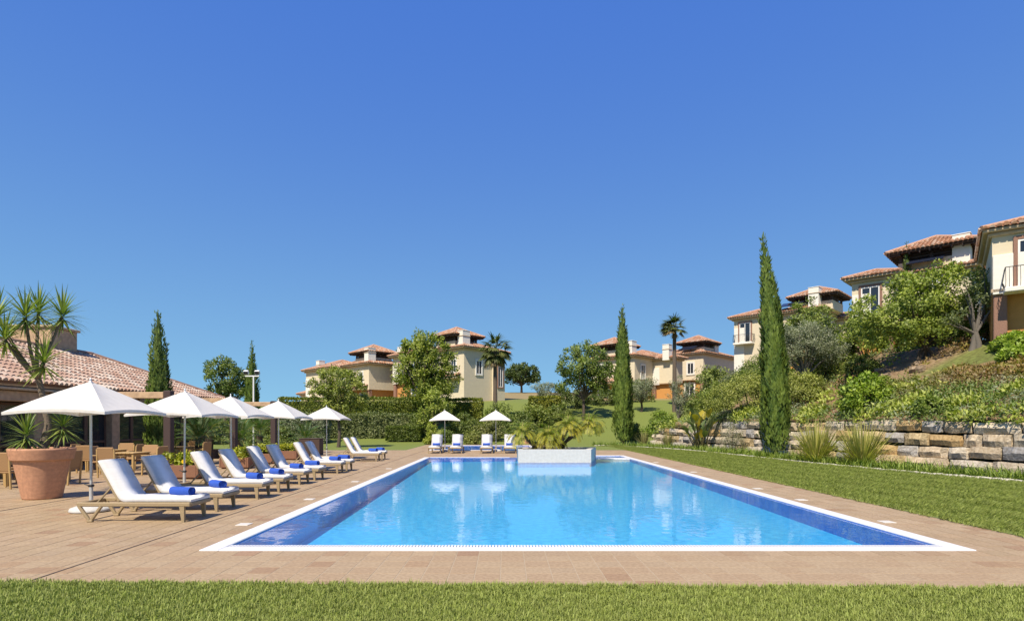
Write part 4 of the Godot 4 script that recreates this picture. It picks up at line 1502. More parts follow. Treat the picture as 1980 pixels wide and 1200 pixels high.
func make_parasol(label: String, at: Vector3, tilt: float, group: String, a := 0.92) -> Node3D:
	var t := thing("parasol", label, "parasol", at, 0.0, group)
	t.rotation.z = tilt
	var bs := MB.new()
	bs.lathe([Vector2(0.0, 0.001), Vector2(0.34, 0.001), Vector2(0.36, 0.03), Vector2(0.34, 0.08), Vector2(0.2, 0.13), Vector2(0.06, 0.15), Vector2(0.0, 0.15)], 28)
	part("base", bs, M.concrete, t)
	var sl := MB.new()
	sl.tube([Vector3(0, 0.14, 0), Vector3(0, 0.52, 0)], [0.034, 0.034], 12)
	part("sleeve", sl, M.aluminium, t)
	var po := MB.new()
	po.tube([Vector3(0, 0.5, 0), Vector3(0, 2.5, 0)], [0.024, 0.024], 12)
	part("pole", po, M.aluminium, t)
	var kn := MB.new()
	kn.cbox(Vector3(0, 0.5, 0), Vector3(0.09, 0.05, 0.09), 0.015)
	kn.tube([Vector3(-0.03, 0.5, 0), Vector3(-0.13, 0.53, 0)], [0.012, 0.012], 7)
	part("clamp_knob", kn, M.black_plastic, t)
	# canopy: four panels sagging between the corners
	var cv := MB.new()
	var top := 2.52
	var low := 1.91
	var mid := 1.965
	var n := 8
	for q in 4:
		var a0 := PI / 4 + q * PI / 2
		var ca := Vector3(signf(cos(a0)) * a, low, signf(sin(a0)) * a)
		var a1 := a0 + PI / 2
		var cb := Vector3(signf(cos(a1)) * a, low, signf(sin(a1)) * a)
		for i in n:
			for j in n:
				var f := func(u: float, w: float) -> Vector3:
					var s := (w - 0.5) * 2.0
					var e := ca.lerp(cb, w)
					e.y = lerpf(mid, low, s * s)
					e = e.lerp(Vector3(0, e.y, 0), 0.035 * (1.0 - s * s))
					var p := Vector3(0, top, 0).lerp(e, u)
					p.y -= 0.045 * sin(PI * u) * (1.0 - s * s) - 0.02 * sin(PI * u)
					return p
				var p00: Vector3 = f.call(float(i) / n, float(j) / n)
				var p10: Vector3 = f.call(float(i + 1) / n, float(j) / n)
				var p11: Vector3 = f.call(float(i + 1) / n, float(j + 1) / n)
				var p01: Vector3 = f.call(float(i) / n, float(j + 1) / n)
				cv.oq([p00, p10, p11, p01], Vector3(0, 1.0, 0))
				if i == n - 1:
					var dn := Vector3(0, -0.05, 0)
					cv.oq([p10, p11, p11 + dn, p10 + dn], Vector3(0, 1.9, 0))
	part("canopy", cv, M.canopy_fabric, t)
	var fi := MB.new()
	fi.lathe([Vector2(0.04, 2.5), Vector2(0.04, 2.515), Vector2(0.014, 2.525), Vector2(0.022, 2.55), Vector2(0.016, 2.58), Vector2(0.0, 2.59)], 12)
	part("finial", fi, M.aluminium, t)
	var hb := MB.new()
	hb.tube([Vector3(0, 1.98, 0), Vector3(0, 2.08, 0)], [0.045, 0.045], 10)
	part("runner_hub", hb, M.aluminium, t)
	for q in 4:
		var a0 := PI / 4 + q * PI / 2
		var c := Vector3(signf(cos(a0)) * a, low + 0.0, signf(sin(a0)) * a)
		var rb := MB.new()
		rb.beam(Vector3(0, top - 0.05, 0), c + Vector3(0, -0.02, 0), 0.018, 0.022)
		var o := part("rib", rb, M.frame_white, t)
		var st := MB.new()
		st.beam(Vector3(0, 2.03, 0), Vector3(0, top - 0.05, 0).lerp(c, 0.5) + Vector3(0, -0.02, 0), 0.014, 0.018)
		part("strut", st, M.frame_white, o)
	return t

const ORD := ["first", "second", "third", "fourth", "fifth", "sixth", "seventh", "eighth", "ninth", "tenth"]

func build_loungers_and_parasols() -> void:
	# near front leg places measured along the pool; the lounger's centre is 0.86 m back and 0.335 m further
	var row := [[-5.58, 9.84], [-5.6, 11.03], [-5.62, 12.8], [-5.63, 14.06], [-5.75, 15.85], [-5.72, 17.08], [-5.76, 19.38], [-5.7, 20.33], [-5.88, 25.75], [-5.86, 26.9]]
	var first: Node3D = null
	var tw: Node3D = null
	var g := "sun loungers along the pool's long side"
	for i in row.size():
		var at := P(row[i][0] - 0.86, 0, row[i][1] + 0.335)
		var lab := "%s sun lounger from the big terracotta pot, white mattress on a tan frame" % ORD[i]
		var turn := rng.randf_range(-0.045, 0.045)
		if first == null:
			first = make_lounger(lab, at, 0.0, g)
		else:
			copy_of(first, at, turn, lab, g)
		var tl := "rolled blue towel on the %s sun lounger from the terracotta pot" % ORD[i]
		var tp := at + Vector3(0.68 + rng.randf_range(-0.04, 0.04), 0.426, rng.randf_range(-0.03, 0.03))
		var ta := PI / 2 - 0.45 + rng.randf_range(-0.25, 0.25)
		if tw == null:
			var o := part("rolled_towel", towel_mesh(), M.towel, self)
			o.name = numbered("rolled_towel")
			o.position = tp
			o.rotation.y = ta
			tw = tag(o, tl, "towel", "rolled blue towels on the loungers")
		else:
			copy_of(tw, tp, ta, tl)
	# four more at the far end, feet to the pool
	g = "sun loungers at the pool's far end"
	var xs := [-4.1, -2.88, -1.12, 0.24]
	for i in 4:
		var at := P(xs[i], 0, 33.5)
		copy_of(first, at, -PI / 2, "%s sun lounger from the white pool planter, facing down the pool" % ORD[3 - i], g)
		var tow := copy_of(tw, at + Vector3(rng.randf_range(-0.02, 0.02), 0.426, 0.1), PI / 2 + rng.randf_range(-0.1, 0.1), "rolled blue towel on the %s lounger from the white pool planter" % ORD[3 - i])
	var us := [[-8.06, 11.05, 0.006], [-8.12, 14.35, -0.008], [-8.19, 16.95, 0.006], [-8.16, 20.4, 0.0], [-8.6, 27.3, 0.004]]
	var pr: Node3D = null
	g = "white parasols behind the row of loungers"
	for i in us.size():
		var lab := "%s square white parasol from the big terracotta pot" % ORD[i]
		if pr == null:
			pr = make_parasol(lab, P(us[i][0], 0, us[i][1]), us[i][2], g)
		else:
			var c := copy_of(pr, P(us[i][0], 0, us[i][1]), 0.0, lab, g)
			c.rotation.z = us[i][2]
	copy_of(pr, P(-3.74, 0, 34.95), 0.1, "square white parasol beside the small pool, away from the planter", "white parasols at the pool's far end")
	copy_of(pr, P(-0.6, 0, 34.95), -0.05, "square white parasol between the two loungers next to the white planter", "white parasols at the pool's far end")

# ---------------------------------------------------------------- big pot with yucca
func build_big_pot() -> void:
	var pot := thing("terracotta_pot", "huge smooth terracotta pot with a thick rolled rim", "pot", P(-10.6, 0, 13.0))
	pot.scale = Vector3(0.88, 1.0, 0.88)
	var mb := MB.new()
	mb.lathe([Vector2(0.0, 0.0), Vector2(0.4, 0.0), Vector2(0.425, 0.03), Vector2(0.5, 0.4), Vector2(0.6, 0.86), Vector2(0.605, 0.875), Vector2(0.655, 0.88), Vector2(0.665, 0.9), Vector2(0.71, 1.1), Vector2(0.715, 1.135), Vector2(0.69, 1.15), Vector2(0.65, 1.14), Vector2(0.62, 1.0), Vector2(0.6, 0.95)], 64)
	part("pot_body", mb, M.terracotta, pot)
	var so := MB.new()
	so.lathe([Vector2(0.62, 1.05), Vector2(0.3, 1.08), Vector2(0.0, 1.09)], 24, Vector3.ZERO, 0.05)
	part("soil", so, M.soil, pot)
	var y := thing("yucca", "tall branching yucca with spiky rosettes growing in the huge terracotta pot", "plant", P(-10.6, 1.07, 13.0))
	# branch ends, from the pot's soil upwards
	var fork := Vector3(-0.12, 1.78, 0.0)
	var foot := Vector3(0.02, -0.03, 0.02)
	var tips := [Vector3(-0.95, 3.05, 0.1), Vector3(-0.5, 3.25, -0.5), Vector3(-0.18, 3.02, 0.25), Vector3(0.38, 3.1, -0.1), Vector3(-0.55, 2.5, 0.35), Vector3(0.28, 1.98, 0.3)]
	var tr := MB.new()
	tr.col = Color(0.22, 0.17, 0.125)
	tr.tube([foot, Vector3(0.14, 0.6, 0), Vector3(0.02, 1.2, 0), fork], [0.11, 0.075, 0.065, 0.06], 10)
	for t in tips:
		var m := fork.lerp(t, 0.5) + Vector3(0.0, -0.1, 0.03)
		tr.tube([fork - Vector3(0, 0.12, 0), m, t], [0.045, 0.034, 0.03], 8)
	tr.tube([foot + Vector3(-0.2, 0, 0.1), Vector3(-0.26, 0.2, 0.15), Vector3(-0.22, 0.3, 0.18)], [0.06, 0.05, 0.045], 8)
	tr.tube([foot + Vector3(0.2, 0, -0.1), Vector3(0.3, 0.5, -0.2)], [0.06, 0.05], 8)
	part("trunk", tr, M.bark, y)
	var heads := tips + [Vector3(-0.2, 0.36, 0.2), Vector3(0.32, 0.55, -0.2)]
	for k in heads.size():
		var r := MB.new()
		rosette(r, heads[k], 96, 0.6 if k < 6 else 0.55, Color(0.1, 0.17, 0.035), Color(0.3, 0.36, 0.075), 300 + k)
		part("leaf_rosette", r, M.leaf, y)

func rosette(mb: MB, ctr: Vector3, n: int, length: float, ca: Color, cb: Color, sd: int) -> void:
	var r := RandomNumberGenerator.new()
	r.seed = sd
	for i in n:
		var a := TAU * i * 0.381966
		var el := lerpf(1.45, -0.55, pow(float(i) / n, 0.85)) + r.randf_range(-0.12, 0.12)
		var d := Vector3(cos(a) * cos(el), sin(el), sin(a) * cos(el))
		mb.blade(ctr + d * 0.03 + Vector3(0, 0.1 - 0.22 * float(i) / n, 0), d, length * r.randf_range(0.8, 1.1), 0.045, 0.25 + r.randf_range(0, 0.3), ca.lerp(cb, r.randf()) * r.randf_range(0.85, 1.15))

# ---------------------------------------------------------------- foliage
func unit(r: RandomNumberGenerator) -> Vector3:
	var z := r.randf_range(-1, 1)
	var a := r.randf_range(0, TAU)
	var s := sqrt(1.0 - z * z)
	return Vector3(s * cos(a), z, s * sin(a))

# leaves spread through clumps ([centre, radius] each)
func leaf_cloud(mb: MB, clumps: Array, count: int, l: float, w: float, ca: Color, cb: Color, ctr: Vector3, sd: int, upright := 0.0) -> void:
	var r := RandomNumberGenerator.new()
	r.seed = sd
	var tones := []
	for k in clumps.size(): tones.append(r.randf())
	for i in count:
		var k := r.randi() % clumps.size()
		var cl: Array = clumps[k]
		var off := unit(r)
		var rad: float = cl[1]
		var p: Vector3 = cl[0] + off * rad * pow(r.randf(), 0.45) * Vector3(1, 0.85, 1)
		var out := (off * 0.5 + (p - ctr).normalized() * 0.6 + Vector3(0, 0.35, 0)).normalized()
		var dir := (unit(r) + out * 0.5 + Vector3(0, upright, 0)).normalized()
		var side := dir.cross(unit(r) + out * 0.8).normalized()
		var s := r.randf_range(0.65, 1.3)
		var f := r.randf_range(0.72, 1.22)
		var cc := ca.lerp(cb, clampf(r.randf() * 0.65 + tones[k] * 0.5 - 0.1, 0, 1))
		mb.leaf(p, dir, side, l * s, w * s, out, Color(cc.r * f, cc.g * f, cc.b * f))

# clump centres spread through ellipsoids ([centre, radii] each)
func clumps_in(lobes: Array, n: int, size: float, sd: int) -> Array:
	var r := RandomNumberGenerator.new()
	r.seed = sd
	var total := 0.0
	for l in lobes: total += l[1].x * l[1].y * l[1].z
	var out := []
	for l in lobes:
		var k := maxi(3, int(n * l[1].x * l[1].y * l[1].z / total))
		for i in k:
			var u := unit(r) * pow(r.randf(), 0.38)
			out.append([l[0] + u * l[1], size * r.randf_range(0.6, 1.25)])
	return out

# A broad-leaved tree: trunk with limbs that reach into the crown's lobes
func tree(called: String, label: String, at: Vector3, o: Dictionary, group := "") -> Node3D:
	var t := thing(called, label, "tree", at, 0.0, group)
	var r := RandomNumberGenerator.new()
	r.seed = o.seed
	var lobes: Array = o.lobes
	var tr := MB.new()
	var bk: Color = o.get("bark", Color(0.13, 0.1, 0.075))
	tr.col = bk
	var fork: Vector3 = o.get("fork", Vector3(0, 1.4, 0))
	var tk: float = o.get("girth", 0.14)
	var feet: Array = o.get("feet", [Vector3(0, -0.15, 0)])
	for f in feet:
		var mid: Vector3 = f.lerp(fork, 0.5) + Vector3(r.randf_range(-0.08, 0.08), 0, r.randf_range(-0.08, 0.08))
		tr.tube([f, f.lerp(fork, 0.12), mid, fork], [tk * 1.5, tk * 1.1, tk * 0.9, tk * 0.8], 10)
	var clumps := clumps_in(lobes, o.get("clumps", 70), o.get("clump", 0.5), o.seed + 1)
	var limbs := 0
	for k in range(0, clumps.size(), maxi(1, int(clumps.size() / float(o.get("limbs", 16))))):
		var e: Vector3 = clumps[k][0]
		var m := fork.lerp(e, 0.5) + Vector3(r.randf_range(-0.2, 0.2), r.randf_range(-0.1, 0.25), r.randf_range(-0.2, 0.2))
		tr.tube([fork - Vector3(0, 0.1, 0), m, e], [tk * 0.55, tk * 0.32, tk * 0.1], 6, false)
		limbs += 1
	part("trunk", tr, M.bark, t)
	var ctr := Vector3.ZERO
	for l in lobes: ctr += l[0]
	ctr /= lobes.size()
	var cr := MB.new()
	leaf_cloud(cr, clumps, o.get("leaves", 6000), o.get("l", 0.2), o.get("w", 0.1), o.ca, o.cb, ctr, o.seed + 2)
	part("crown", cr, M.leaf, t)
	return t

func cypress(label: String, at: Vector3, h: float, rad: float, sd: int, leaves: int, lean := 0.0, l := 0.24, tip := 0.4, spire := false) -> Node3D:
	var t := thing("cypress", label, "tree", at, 0.0, "slim dark cypresses")
	var r := RandomNumberGenerator.new()
	r.seed = sd
	var nz := FastNoiseLite.new()
	nz.seed = sd
	nz.frequency = 0.9
	var prof := func(u: float) -> float:
		return rad * (0.8 + 0.2 * smoothstep(0.0, 0.1, u)) * (1.0 - (1.0 - tip) * smoothstep(0.5, 1.0, u)) * pow(clampf(1.0 - u, 0, 1), 0.2 + 0.3 * tip)
	var axis := func(u: float) -> Vector3:
		return Vector3(lean * u * u, u * h, 0)
	var tr := MB.new()
	tr.col = Color(0.12, 0.09, 0.065)
	tr.tube([Vector3(0, -0.2, 0), Vector3(0, 0.5, 0), axis.call(0.5), axis.call(0.93)], [rad * 0.22, rad * 0.18, rad * 0.12, 0.02], 8)
	part("trunk", tr, M.bark, t)
	var cr := MB.new()
	# dense inner sprays
	cr.col = Color(0.075, 0.115, 0.022)
	var pts := []
	var rr := []
	for i in 16:
		var u := 0.03 + 0.93 * i / 15.0
		pts.append(axis.call(u))
		rr.append(maxf(0.01, prof.call(u) * 0.52 * (1.0 - 0.6 * smoothstep(0.8, 1.0, u))))
	cr.tube(pts, rr, 12)
	for i in leaves:
		var u := 1.0 - sqrt(r.randf())
		u = lerpf(u, r.randf(), 0.35)
		u = 0.015 + u * 0.98
		var a := r.randf_range(0, TAU)
		var q: float = prof.call(u)
		# upright sprays of different reach give the ragged outline
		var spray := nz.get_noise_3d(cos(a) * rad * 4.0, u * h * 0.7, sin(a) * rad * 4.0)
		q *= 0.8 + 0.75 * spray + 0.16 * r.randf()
		var ax: Vector3 = axis.call(u)
		if spire and i % 5 == 0:
			# a second leader on the hill side
			u = r.randf_range(0.12, 0.68)
			ax = axis.call(u) + Vector3(0.36, 0, 0.05)
			q = 0.26 * pow(1.0 - (u - 0.12) / 0.56, 0.5) * (0.8 + 0.5 * spray)
		var out := Vector3(cos(a), 0, sin(a))
		var p := ax + out * q
		var dir := (Vector3.UP * 1.0 + out * 0.32 + unit(r) * 0.38).normalized()
		var side := dir.cross(out + unit(r) * 0.6).normalized()
		var hint := (out + Vector3(0, 0.25, 0)).normalized()
		var cc := Color(0.055, 0.1, 0.018).lerp(Color(0.15, 0.2, 0.035), clampf(r.randf() * 0.55 + spray * 1.3 + 0.05, 0, 1))  # far-reaching sprays lighter, recessed ones darker: shade of the gaps put into colour
		var s := r.randf_range(0.7, 1.3)
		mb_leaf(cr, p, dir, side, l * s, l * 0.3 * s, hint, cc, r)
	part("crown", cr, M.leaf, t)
	return t

func mb_leaf(mb: MB, p: Vector3, dir: Vector3, side: Vector3, l: float, w: float, hint: Vector3, cc: Color, r: RandomNumberGenerator) -> void:
	var f := r.randf_range(0.75, 1.2)
	mb.leaf(p, dir, side, l, w, hint, Color(cc.r * f, cc.g * f, cc.b * f))

func shrub(label: String, at: Vector3, radii: Vector3, o: Dictionary, group := "", called := "shrub") -> Node3D:
	var t := thing(called, label, "shrub" if called != "hedge" else "hedge", at, o.get("turn", 0.0), group)
	var st := MB.new()
	st.col = Color(0.1, 0.08, 0.055)
	var r := RandomNumberGenerator.new()
	r.seed = o.seed
	for i in 5:
		var a := r.randf_range(0, TAU)
		st.tube([Vector3(cos(a) * 0.05, -0.1, sin(a) * 0.05), Vector3(cos(a) * radii.x * 0.25, radii.y * 0.6, sin(a) * radii.z * 0.25), Vector3(cos(a) * radii.x * 0.5, radii.y * 1.2, sin(a) * radii.z * 0.5)], [0.035, 0.025, 0.008], 5, false)
	part("stem", st, M.bark, t)
	var n: int = int(o.get("leaves", 2200) * 1.5)
	var l: float = o.get("l", 0.14)
	var f := MB.new()
	var ctr := Vector3(0, radii.y * 0.62, 0)
	# clumps seated on a lumpy dome so that the outline is uneven
	var cl := []
	var k: int = int(o.get("clumps", 46) * 1.5)
	for i in k:
		var u := unit(r)
		u.y = absf(u.y) * 1.7 - 0.62
		if u.y > 1.0: u.y = 1.0
		var m := r.randf_range(0.5, 0.98) if i % 5 else r.randf_range(0.9, 1.12)
		cl.append([ctr + u * m * Vector3(radii.x, radii.y * 1.0, radii.z) * 0.86, minf(radii.x, radii.y) * r.randf_range(0.2, 0.36)])
	leaf_cloud(f, cl, n, l, o.get("w", l * 0.5), o.ca, o.cb, ctr, o.seed + 5, o.get("upright", 0.0))
	part("foliage", f, M.leaf, t)
	return t

# a clipped hedge: leaves over the faces of a box and a twiggy core inside
func hedge(label: String, at: Vector3, s: Vector3, turn: float, n: int, l: float, ca: Color, cb: Color, sd: int, wavy := 0.06) -> Node3D:
	var t := thing("hedge", label, "hedge", at, turn)
	var r := RandomNumberGenerator.new()
	r.seed = sd
	var nz := FastNoiseLite.new()
	nz.seed = sd
	nz.frequency = 0.35
	var core := MB.new()
	core.col = ca.lerp(cb, 0.5)
	core.cbox(Vector3(0, s.y * 0.44, 0), Vector3(s.x - 0.35, s.y * 0.86, s.z - 0.35), 0.1)
	part("twigs", core, M.bark, t)
	var f := MB.new()
	var areas := [s.x * s.z, s.x * s.y, s.z * s.y, s.z * s.y]
	var total: float = areas[0] + areas[1] + areas[2] + areas[3]
	n = int(n * 1.7)
	for i in n:
		var q: float = r.randf() * total
		var p := Vector3.ZERO
		var out := Vector3.UP
		var u := r.randf_range(-0.5, 0.5)
		var w := r.randf_range(-0.5, 0.5)
		if q < areas[0]:
			p = Vector3(u * s.x, s.y, w * s.z)
		elif q < areas[0] + areas[1]:
			p = Vector3(u * s.x, (w + 0.5) * s.y, s.z * 0.5)
			out = Vector3(0, 0, 1)
		elif q < total - areas[3]:
			p = Vector3(s.x * 0.5, (w + 0.5) * s.y, u * s.z)
			out = Vector3(1, 0, 0)
		else:
			p = Vector3(-s.x * 0.5, (w + 0.5) * s.y, u * s.z)
			out = Vector3(-1, 0, 0)
		var b := nz.get_noise_2d(p.x * 2.0 + p.z, p.y * 2.0)
		var b2 := nz.get_noise_2d(p.x * 7.0 + p.z * 5.0, p.y * 7.0)
		p += out * (b * wavy * 2.0 + b2 * wavy - r.randf() * 0.16)
		if out == Vector3.UP: p.y += nz.get_noise_1d(p.x * 1.5) * wavy
		var dir := (unit(r) + out * 0.7 + Vector3(0, 0.25, 0)).normalized()
		var side := dir.cross(unit(r) + out).normalized()
		var k := r.randf_range(0.65, 1.3)
		var cc := ca.lerp(cb, r.randf())
		mb_leaf(f, p, dir, side, l * k, l * 0.5 * k, (out + Vector3(0, 0.3, 0)).normalized(), cc, r)
	part("foliage", f, M.leaf, t)
	return t

# a fan palm with a ball of pleated leaves on a straight stem
func fan_palm(label: String, at: Vector3, h: float, size: float, sd: int, wind := Vector3.ZERO, skirt := true, lean := 0.0) -> Node3D:
	var t := thing("fan_palm", label, "palm", at)
	var r := RandomNumberGenerator.new()
	r.seed = sd
	var tr := MB.new()
	tr.col = Color(0.17, 0.13, 0.095)
	var pts := []
	var rad := []
	for i in 9:
		var u := i / 8.0
		pts.append(Vector3(lean * u * u, -0.3 + (h + 0.3) * u, 0))
		rad.append(0.24 - 0.06 * u + (0.06 if i == 8 else 0.0) + 0.012 * (i % 2))
	tr.tube(pts, rad, 10)
	part("trunk", tr, M.bark, t)
	var top := Vector3(lean, h, 0)
	var cr := MB.new()
	var n := 44
	for i in n:
		var a := TAU * i * 0.381966
		var el := lerpf(1.35, -1.05 if skirt else -0.5, pow(float(i) / n, 0.8)) + r.randf_range(-0.1, 0.1)
		var d := (Vector3(cos(a) * cos(el), sin(el), sin(a) * cos(el)) + wind).normalized()
		var stem := size * r.randf_range(0.4, 0.6)
		var base := top + d * stem
		cr.col = Color(0.16, 0.17, 0.05)
		cr.tube([top, base], [0.022, 0.014], 4, false)
		var side := d.cross(Vector3.UP)
		if side.length() < 0.1: side = Vector3.RIGHT
		side = side.normalized()
		var up := side.cross(d)
		var cc := Color(0.06, 0.1, 0.03).lerp(Color(0.19, 0.2, 0.05), clampf(r.randf() * 0.7 + (float(i) / n) * 0.35, 0, 1))
		if float(i) / n > 0.86: cc = Color(0.26, 0.19, 0.09)
		for k in 15:
			var fa := lerpf(-1.35, 1.35, k / 14.0)
			var fd := (d * cos(fa) + side * sin(fa) + Vector3.DOWN * 0.16 + wind * 0.3).normalized()
			var l := size * 0.55 * (1.0 - 0.25 * absf(fa) / 1.35) * r.randf_range(0.9, 1.1)
			cr.blade(base, fd, l, 0.09 * size, 0.55 + r.randf_range(0, 0.4), cc * r.randf_range(0.8, 1.2))
	part("crown", cr, M.leaf, t)
	return t

# tufts of long strap leaves
func sword_clump(called: String, label: String, at: Vector3, n: int, length: float, wid: float, ca: Color, cb: Color, sd: int, spread := 0.75, group := "") -> Node3D:
	var t := thing(called, label, "plant", at, 0.0, group)
	var r := RandomNumberGenerator.new()
	r.seed = sd
	var f := MB.new()
	for i in n:
		var a := r.randf_range(0, TAU)
		var el := PI / 2 - absf(r.randfn(0.0, 0.5)) * spread
		var d := Vector3(cos(a) * cos(el), sin(el), sin(a) * cos(el))
		var foot := Vector3(cos(a), 0, sin(a)) * r.randf_range(0, 0.28) * length * 0.6 + Vector3(0, -0.03, 0)
		f.blade(foot, d, length * r.randf_range(0.55, 1.1), wid, r.randf_range(0.15, 0.9), ca.lerp(cb, r.randf()) * r.randf_range(0.8, 1.2), 0.0, 4)
	part("leaf_fan", f, M.leaf, t)
	return t

# big paddle leaves on long stalks
func paddle_plant(label: String, at: Vector3, n: int, h: float, sd: int) -> Node3D:
	var t := thing("bird_of_paradise", label, "plant", at)
	var r := RandomNumberGenerator.new()
	r.seed = sd
	var st := MB.new()
	for i in n:
		var a := r.randf_range(0, TAU)
		var el := r.randf_range(0.85, 1.45)
		var d := Vector3(cos(a) * cos(el), sin(el), sin(a) * cos(el))
		var hh := h * (0.25 + 0.75 * r.randf())
		var foot := Vector3(r.randf_range(-0.3, 0.3), -0.05, r.randf_range(-0.3, 0.3))
		var end := foot + d * hh * 0.68
		st.col = Color(0.13, 0.12, 0.05)
		st.tube([foot, foot.lerp(end, 0.5) + Vector3(0, 0.05, 0), end], [0.035, 0.026, 0.016], 6, false)
		var lf := MB.new()
		# a long leaf with a keeled midrib, torn into lobes at the edge
		var side := d.cross(Vector3.UP).normalized()
		var q := end
		var dd := d
		var l := minf(hh * 0.5, r.randf_range(0.55, 0.95))
		var yellow := r.randf() < 0.28
		var cc := Color(0.09, 0.14, 0.04).lerp(Color(0.19, 0.23, 0.08), r.randf()) if not yellow else Color(0.4, 0.33, 0.03)
		lf.col = cc
		var steps := 8
		for k in steps:
			var u0 := float(k) / steps
			var u1 := float(k + 1) / steps
			var nd := (dd + Vector3.DOWN * 0.1).normalized()
			var q1 := q + nd * (l / steps)
			var up := side.cross(nd).normalized()
			var w0 := l * 0.24 * sin(PI * pow(u0 * 0.93 + 0.05, 0.8))
			var w1 := l * 0.24 * sin(PI * pow(u1 * 0.93 + 0.05, 0.8)) * r.randf_range(0.85, 1.0)
			lf.quad(q, q + side * w0 + up * w0 * 0.4, q1 + side * w1 + up * w1 * 0.4, q1)
			lf.quad(q1, q1 - side * w1 + up * w1 * 0.4, q - side * w0 + up * w0 * 0.4, q)
			q = q1
			dd = nd
		part("leaf", lf, M.leaf, t)
	part("stalk", st, M.leaf, t)
	return t

# ---------------------------------------------------------------- planting
func E(x: float, y: float, z: float, rx: float, ry: float, rz: float) -> Array:
	return [Vector3(x, y, z), Vector3(rx, ry, rz)]

func build_trees() -> void:
	cypress("tall slim cypress leaning over the stone wall's flower border", P(13.6, 0, 28.6), 11.6, 0.6, 11, 21000, -0.75, 0.24, 0.4, true)
	cypress("tall straight cypress where the border meets the rising lawn", on_land(9.5, 46.0), 11.6, 0.7, 12, 12000, -0.1, 0.3)
	cypress("dark dense cypress standing among the pergola posts", P(-13.6, 0, 22.3), 6.3, 0.5, 13, 9000, -0.05, 0.15, 0.75)
	cypress("slim cypress behind the floodlight mast", on_land(-20.1, 45.0), 8.4, 0.55, 14, 5000, 0.0, 0.26)
	cypress("thin cypress tip rising out of the big leafy tree's crown", on_land(29.6, 42.0), 9.6, 0.4, 15, 3000, 0.0, 0.24)
	var mid := {"ca": Color(0.065, 0.11, 0.02), "cb": Color(0.16, 0.2, 0.035)}
	# light-crowned tree on the lawn, dark slim trunk
	tree("garden_tree", "slender tree with loose crown on the lawn behind the last loungers", on_land(-12.0, 40.8), {"seed": 21, "lobes": [E(0.1, 4.6, 0, 1.7, 1.3, 1.5), E(-1.1, 4.0, 0.2, 1.1, 1.0, 1.1), E(1.2, 3.9, 0, 1.0, 1.1, 1.1), E(0.2, 2.9, 0.2, 1.3, 0.9, 1.1), E(1.5, 3.0, 0.1, 0.6, 0.6, 0.6)], "fork": Vector3(0, 2.0, 0), "girth": 0.12, "clumps": 130, "clump": 0.34, "leaves": 11000, "l": 0.17, "w": 0.08, "ca": Color(0.1, 0.14, 0.025), "cb": Color(0.28, 0.3, 0.055)})
	tree("garden_tree", "large dense tree in front of the villa with the arched window", on_land(-7.6, 54.0), {"seed": 22, "lobes": [E(0, 6.9, 0, 2.4, 2.3, 2.2), E(-1.9, 5.6, 0, 1.6, 1.7, 1.6), E(1.6, 5.4, 0, 1.7, 1.9, 1.6), E(0, 4.0, 0.3, 2.3, 1.5, 1.9), E(-0.9, 8.3, 0, 1.3, 1.0, 1.2)], "fork": Vector3(0, 2.4, 0), "girth": 0.2, "clumps": 230, "clump": 0.52, "leaves": 17000, "l": 0.24, "w": 0.12, "ca": Color(0.09, 0.135, 0.018), "cb": Color(0.27, 0.3, 0.04)})
	tree("garden_tree", "pale green feathery tree below the large dense one", on_land(-6.2, 48.5), {"seed": 23, "lobes": [E(0, 3.2, 0, 1.0, 1.4, 0.9), E(0.9, 2.7, 0, 0.9, 0.9, 0.8), E(-0.7, 2.2, 0, 0.8, 0.9, 0.8)], "fork": Vector3(0, 1.2, 0), "girth": 0.08, "clumps": 70, "clump": 0.32, "leaves": 4600, "l": 0.19, "w": 0.085, "ca": Color(0.15, 0.2, 0.03), "cb": Color(0.3, 0.33, 0.06)})
	tree("garden_tree", "round dark green tree on the rising lawn, its shade on the grass", on_land(8.0, 58.5), {"seed": 24, "lobes": [E(0, 5.6, 0, 2.6, 2.4, 2.4), E(-1.5, 4.2, 0, 1.6, 1.5, 1.6), E(1.6, 4.4, 0.2, 1.7, 1.8, 1.7), E(0.2, 7.0, 0, 1.5, 1.1, 1.4)], "fork": Vector3(0, 2.2, 0), "girth": 0.16, "clumps": 150, "clump": 0.52, "leaves": 10500, "l": 0.24, "w": 0.12, "ca": Color(0.065, 0.11, 0.02), "cb": Color(0.19, 0.235, 0.045)})
	tree("garden_tree", "dark rounded oak on the dry rise far behind the fan palm", on_land(2.7, 98.0), {"seed": 25, "lobes": [E(0, 3.4, 0, 2.7, 1.6, 2.3), E(2.0, 2.7, 0, 1.7, 1.1, 1.6), E(-1.6, 2.8, 0, 1.6, 1.2, 1.6)], "fork": Vector3(0, 1.3, 0), "girth": 0.22, "clumps": 90, "clump": 0.6, "leaves": 5200, "l": 0.4, "w": 0.22, "ca": Color(0.032, 0.06, 0.014), "cb": Color(0.09, 0.12, 0.03)})
	tree("garden_tree", "rounded tree beside the pavilion's far corner, behind the mast", on_land(-28.6, 58.0), {"seed": 26, "lobes": [E(0, 4.5, 0, 2.0, 1.9, 1.9), E(-1.3, 5.2, 0, 0.9, 1.0, 0.9), E(1.6, 3.6, 0, 1.2, 1.3, 1.2), E(0, 3.0, 0, 2.0, 1.2, 1.7)], "fork": Vector3(0, 1.6, 0), "girth": 0.16, "clumps": 110, "clump": 0.45, "leaves": 6500, "l": 0.26, "w": 0.13, "ca": Color(0.06, 0.1, 0.02), "cb": Color(0.17, 0.21, 0.045)})
	# big leafy tree on the bank, several stems
	var big := P(22.4, land(22.4, 30.4), 30.4)
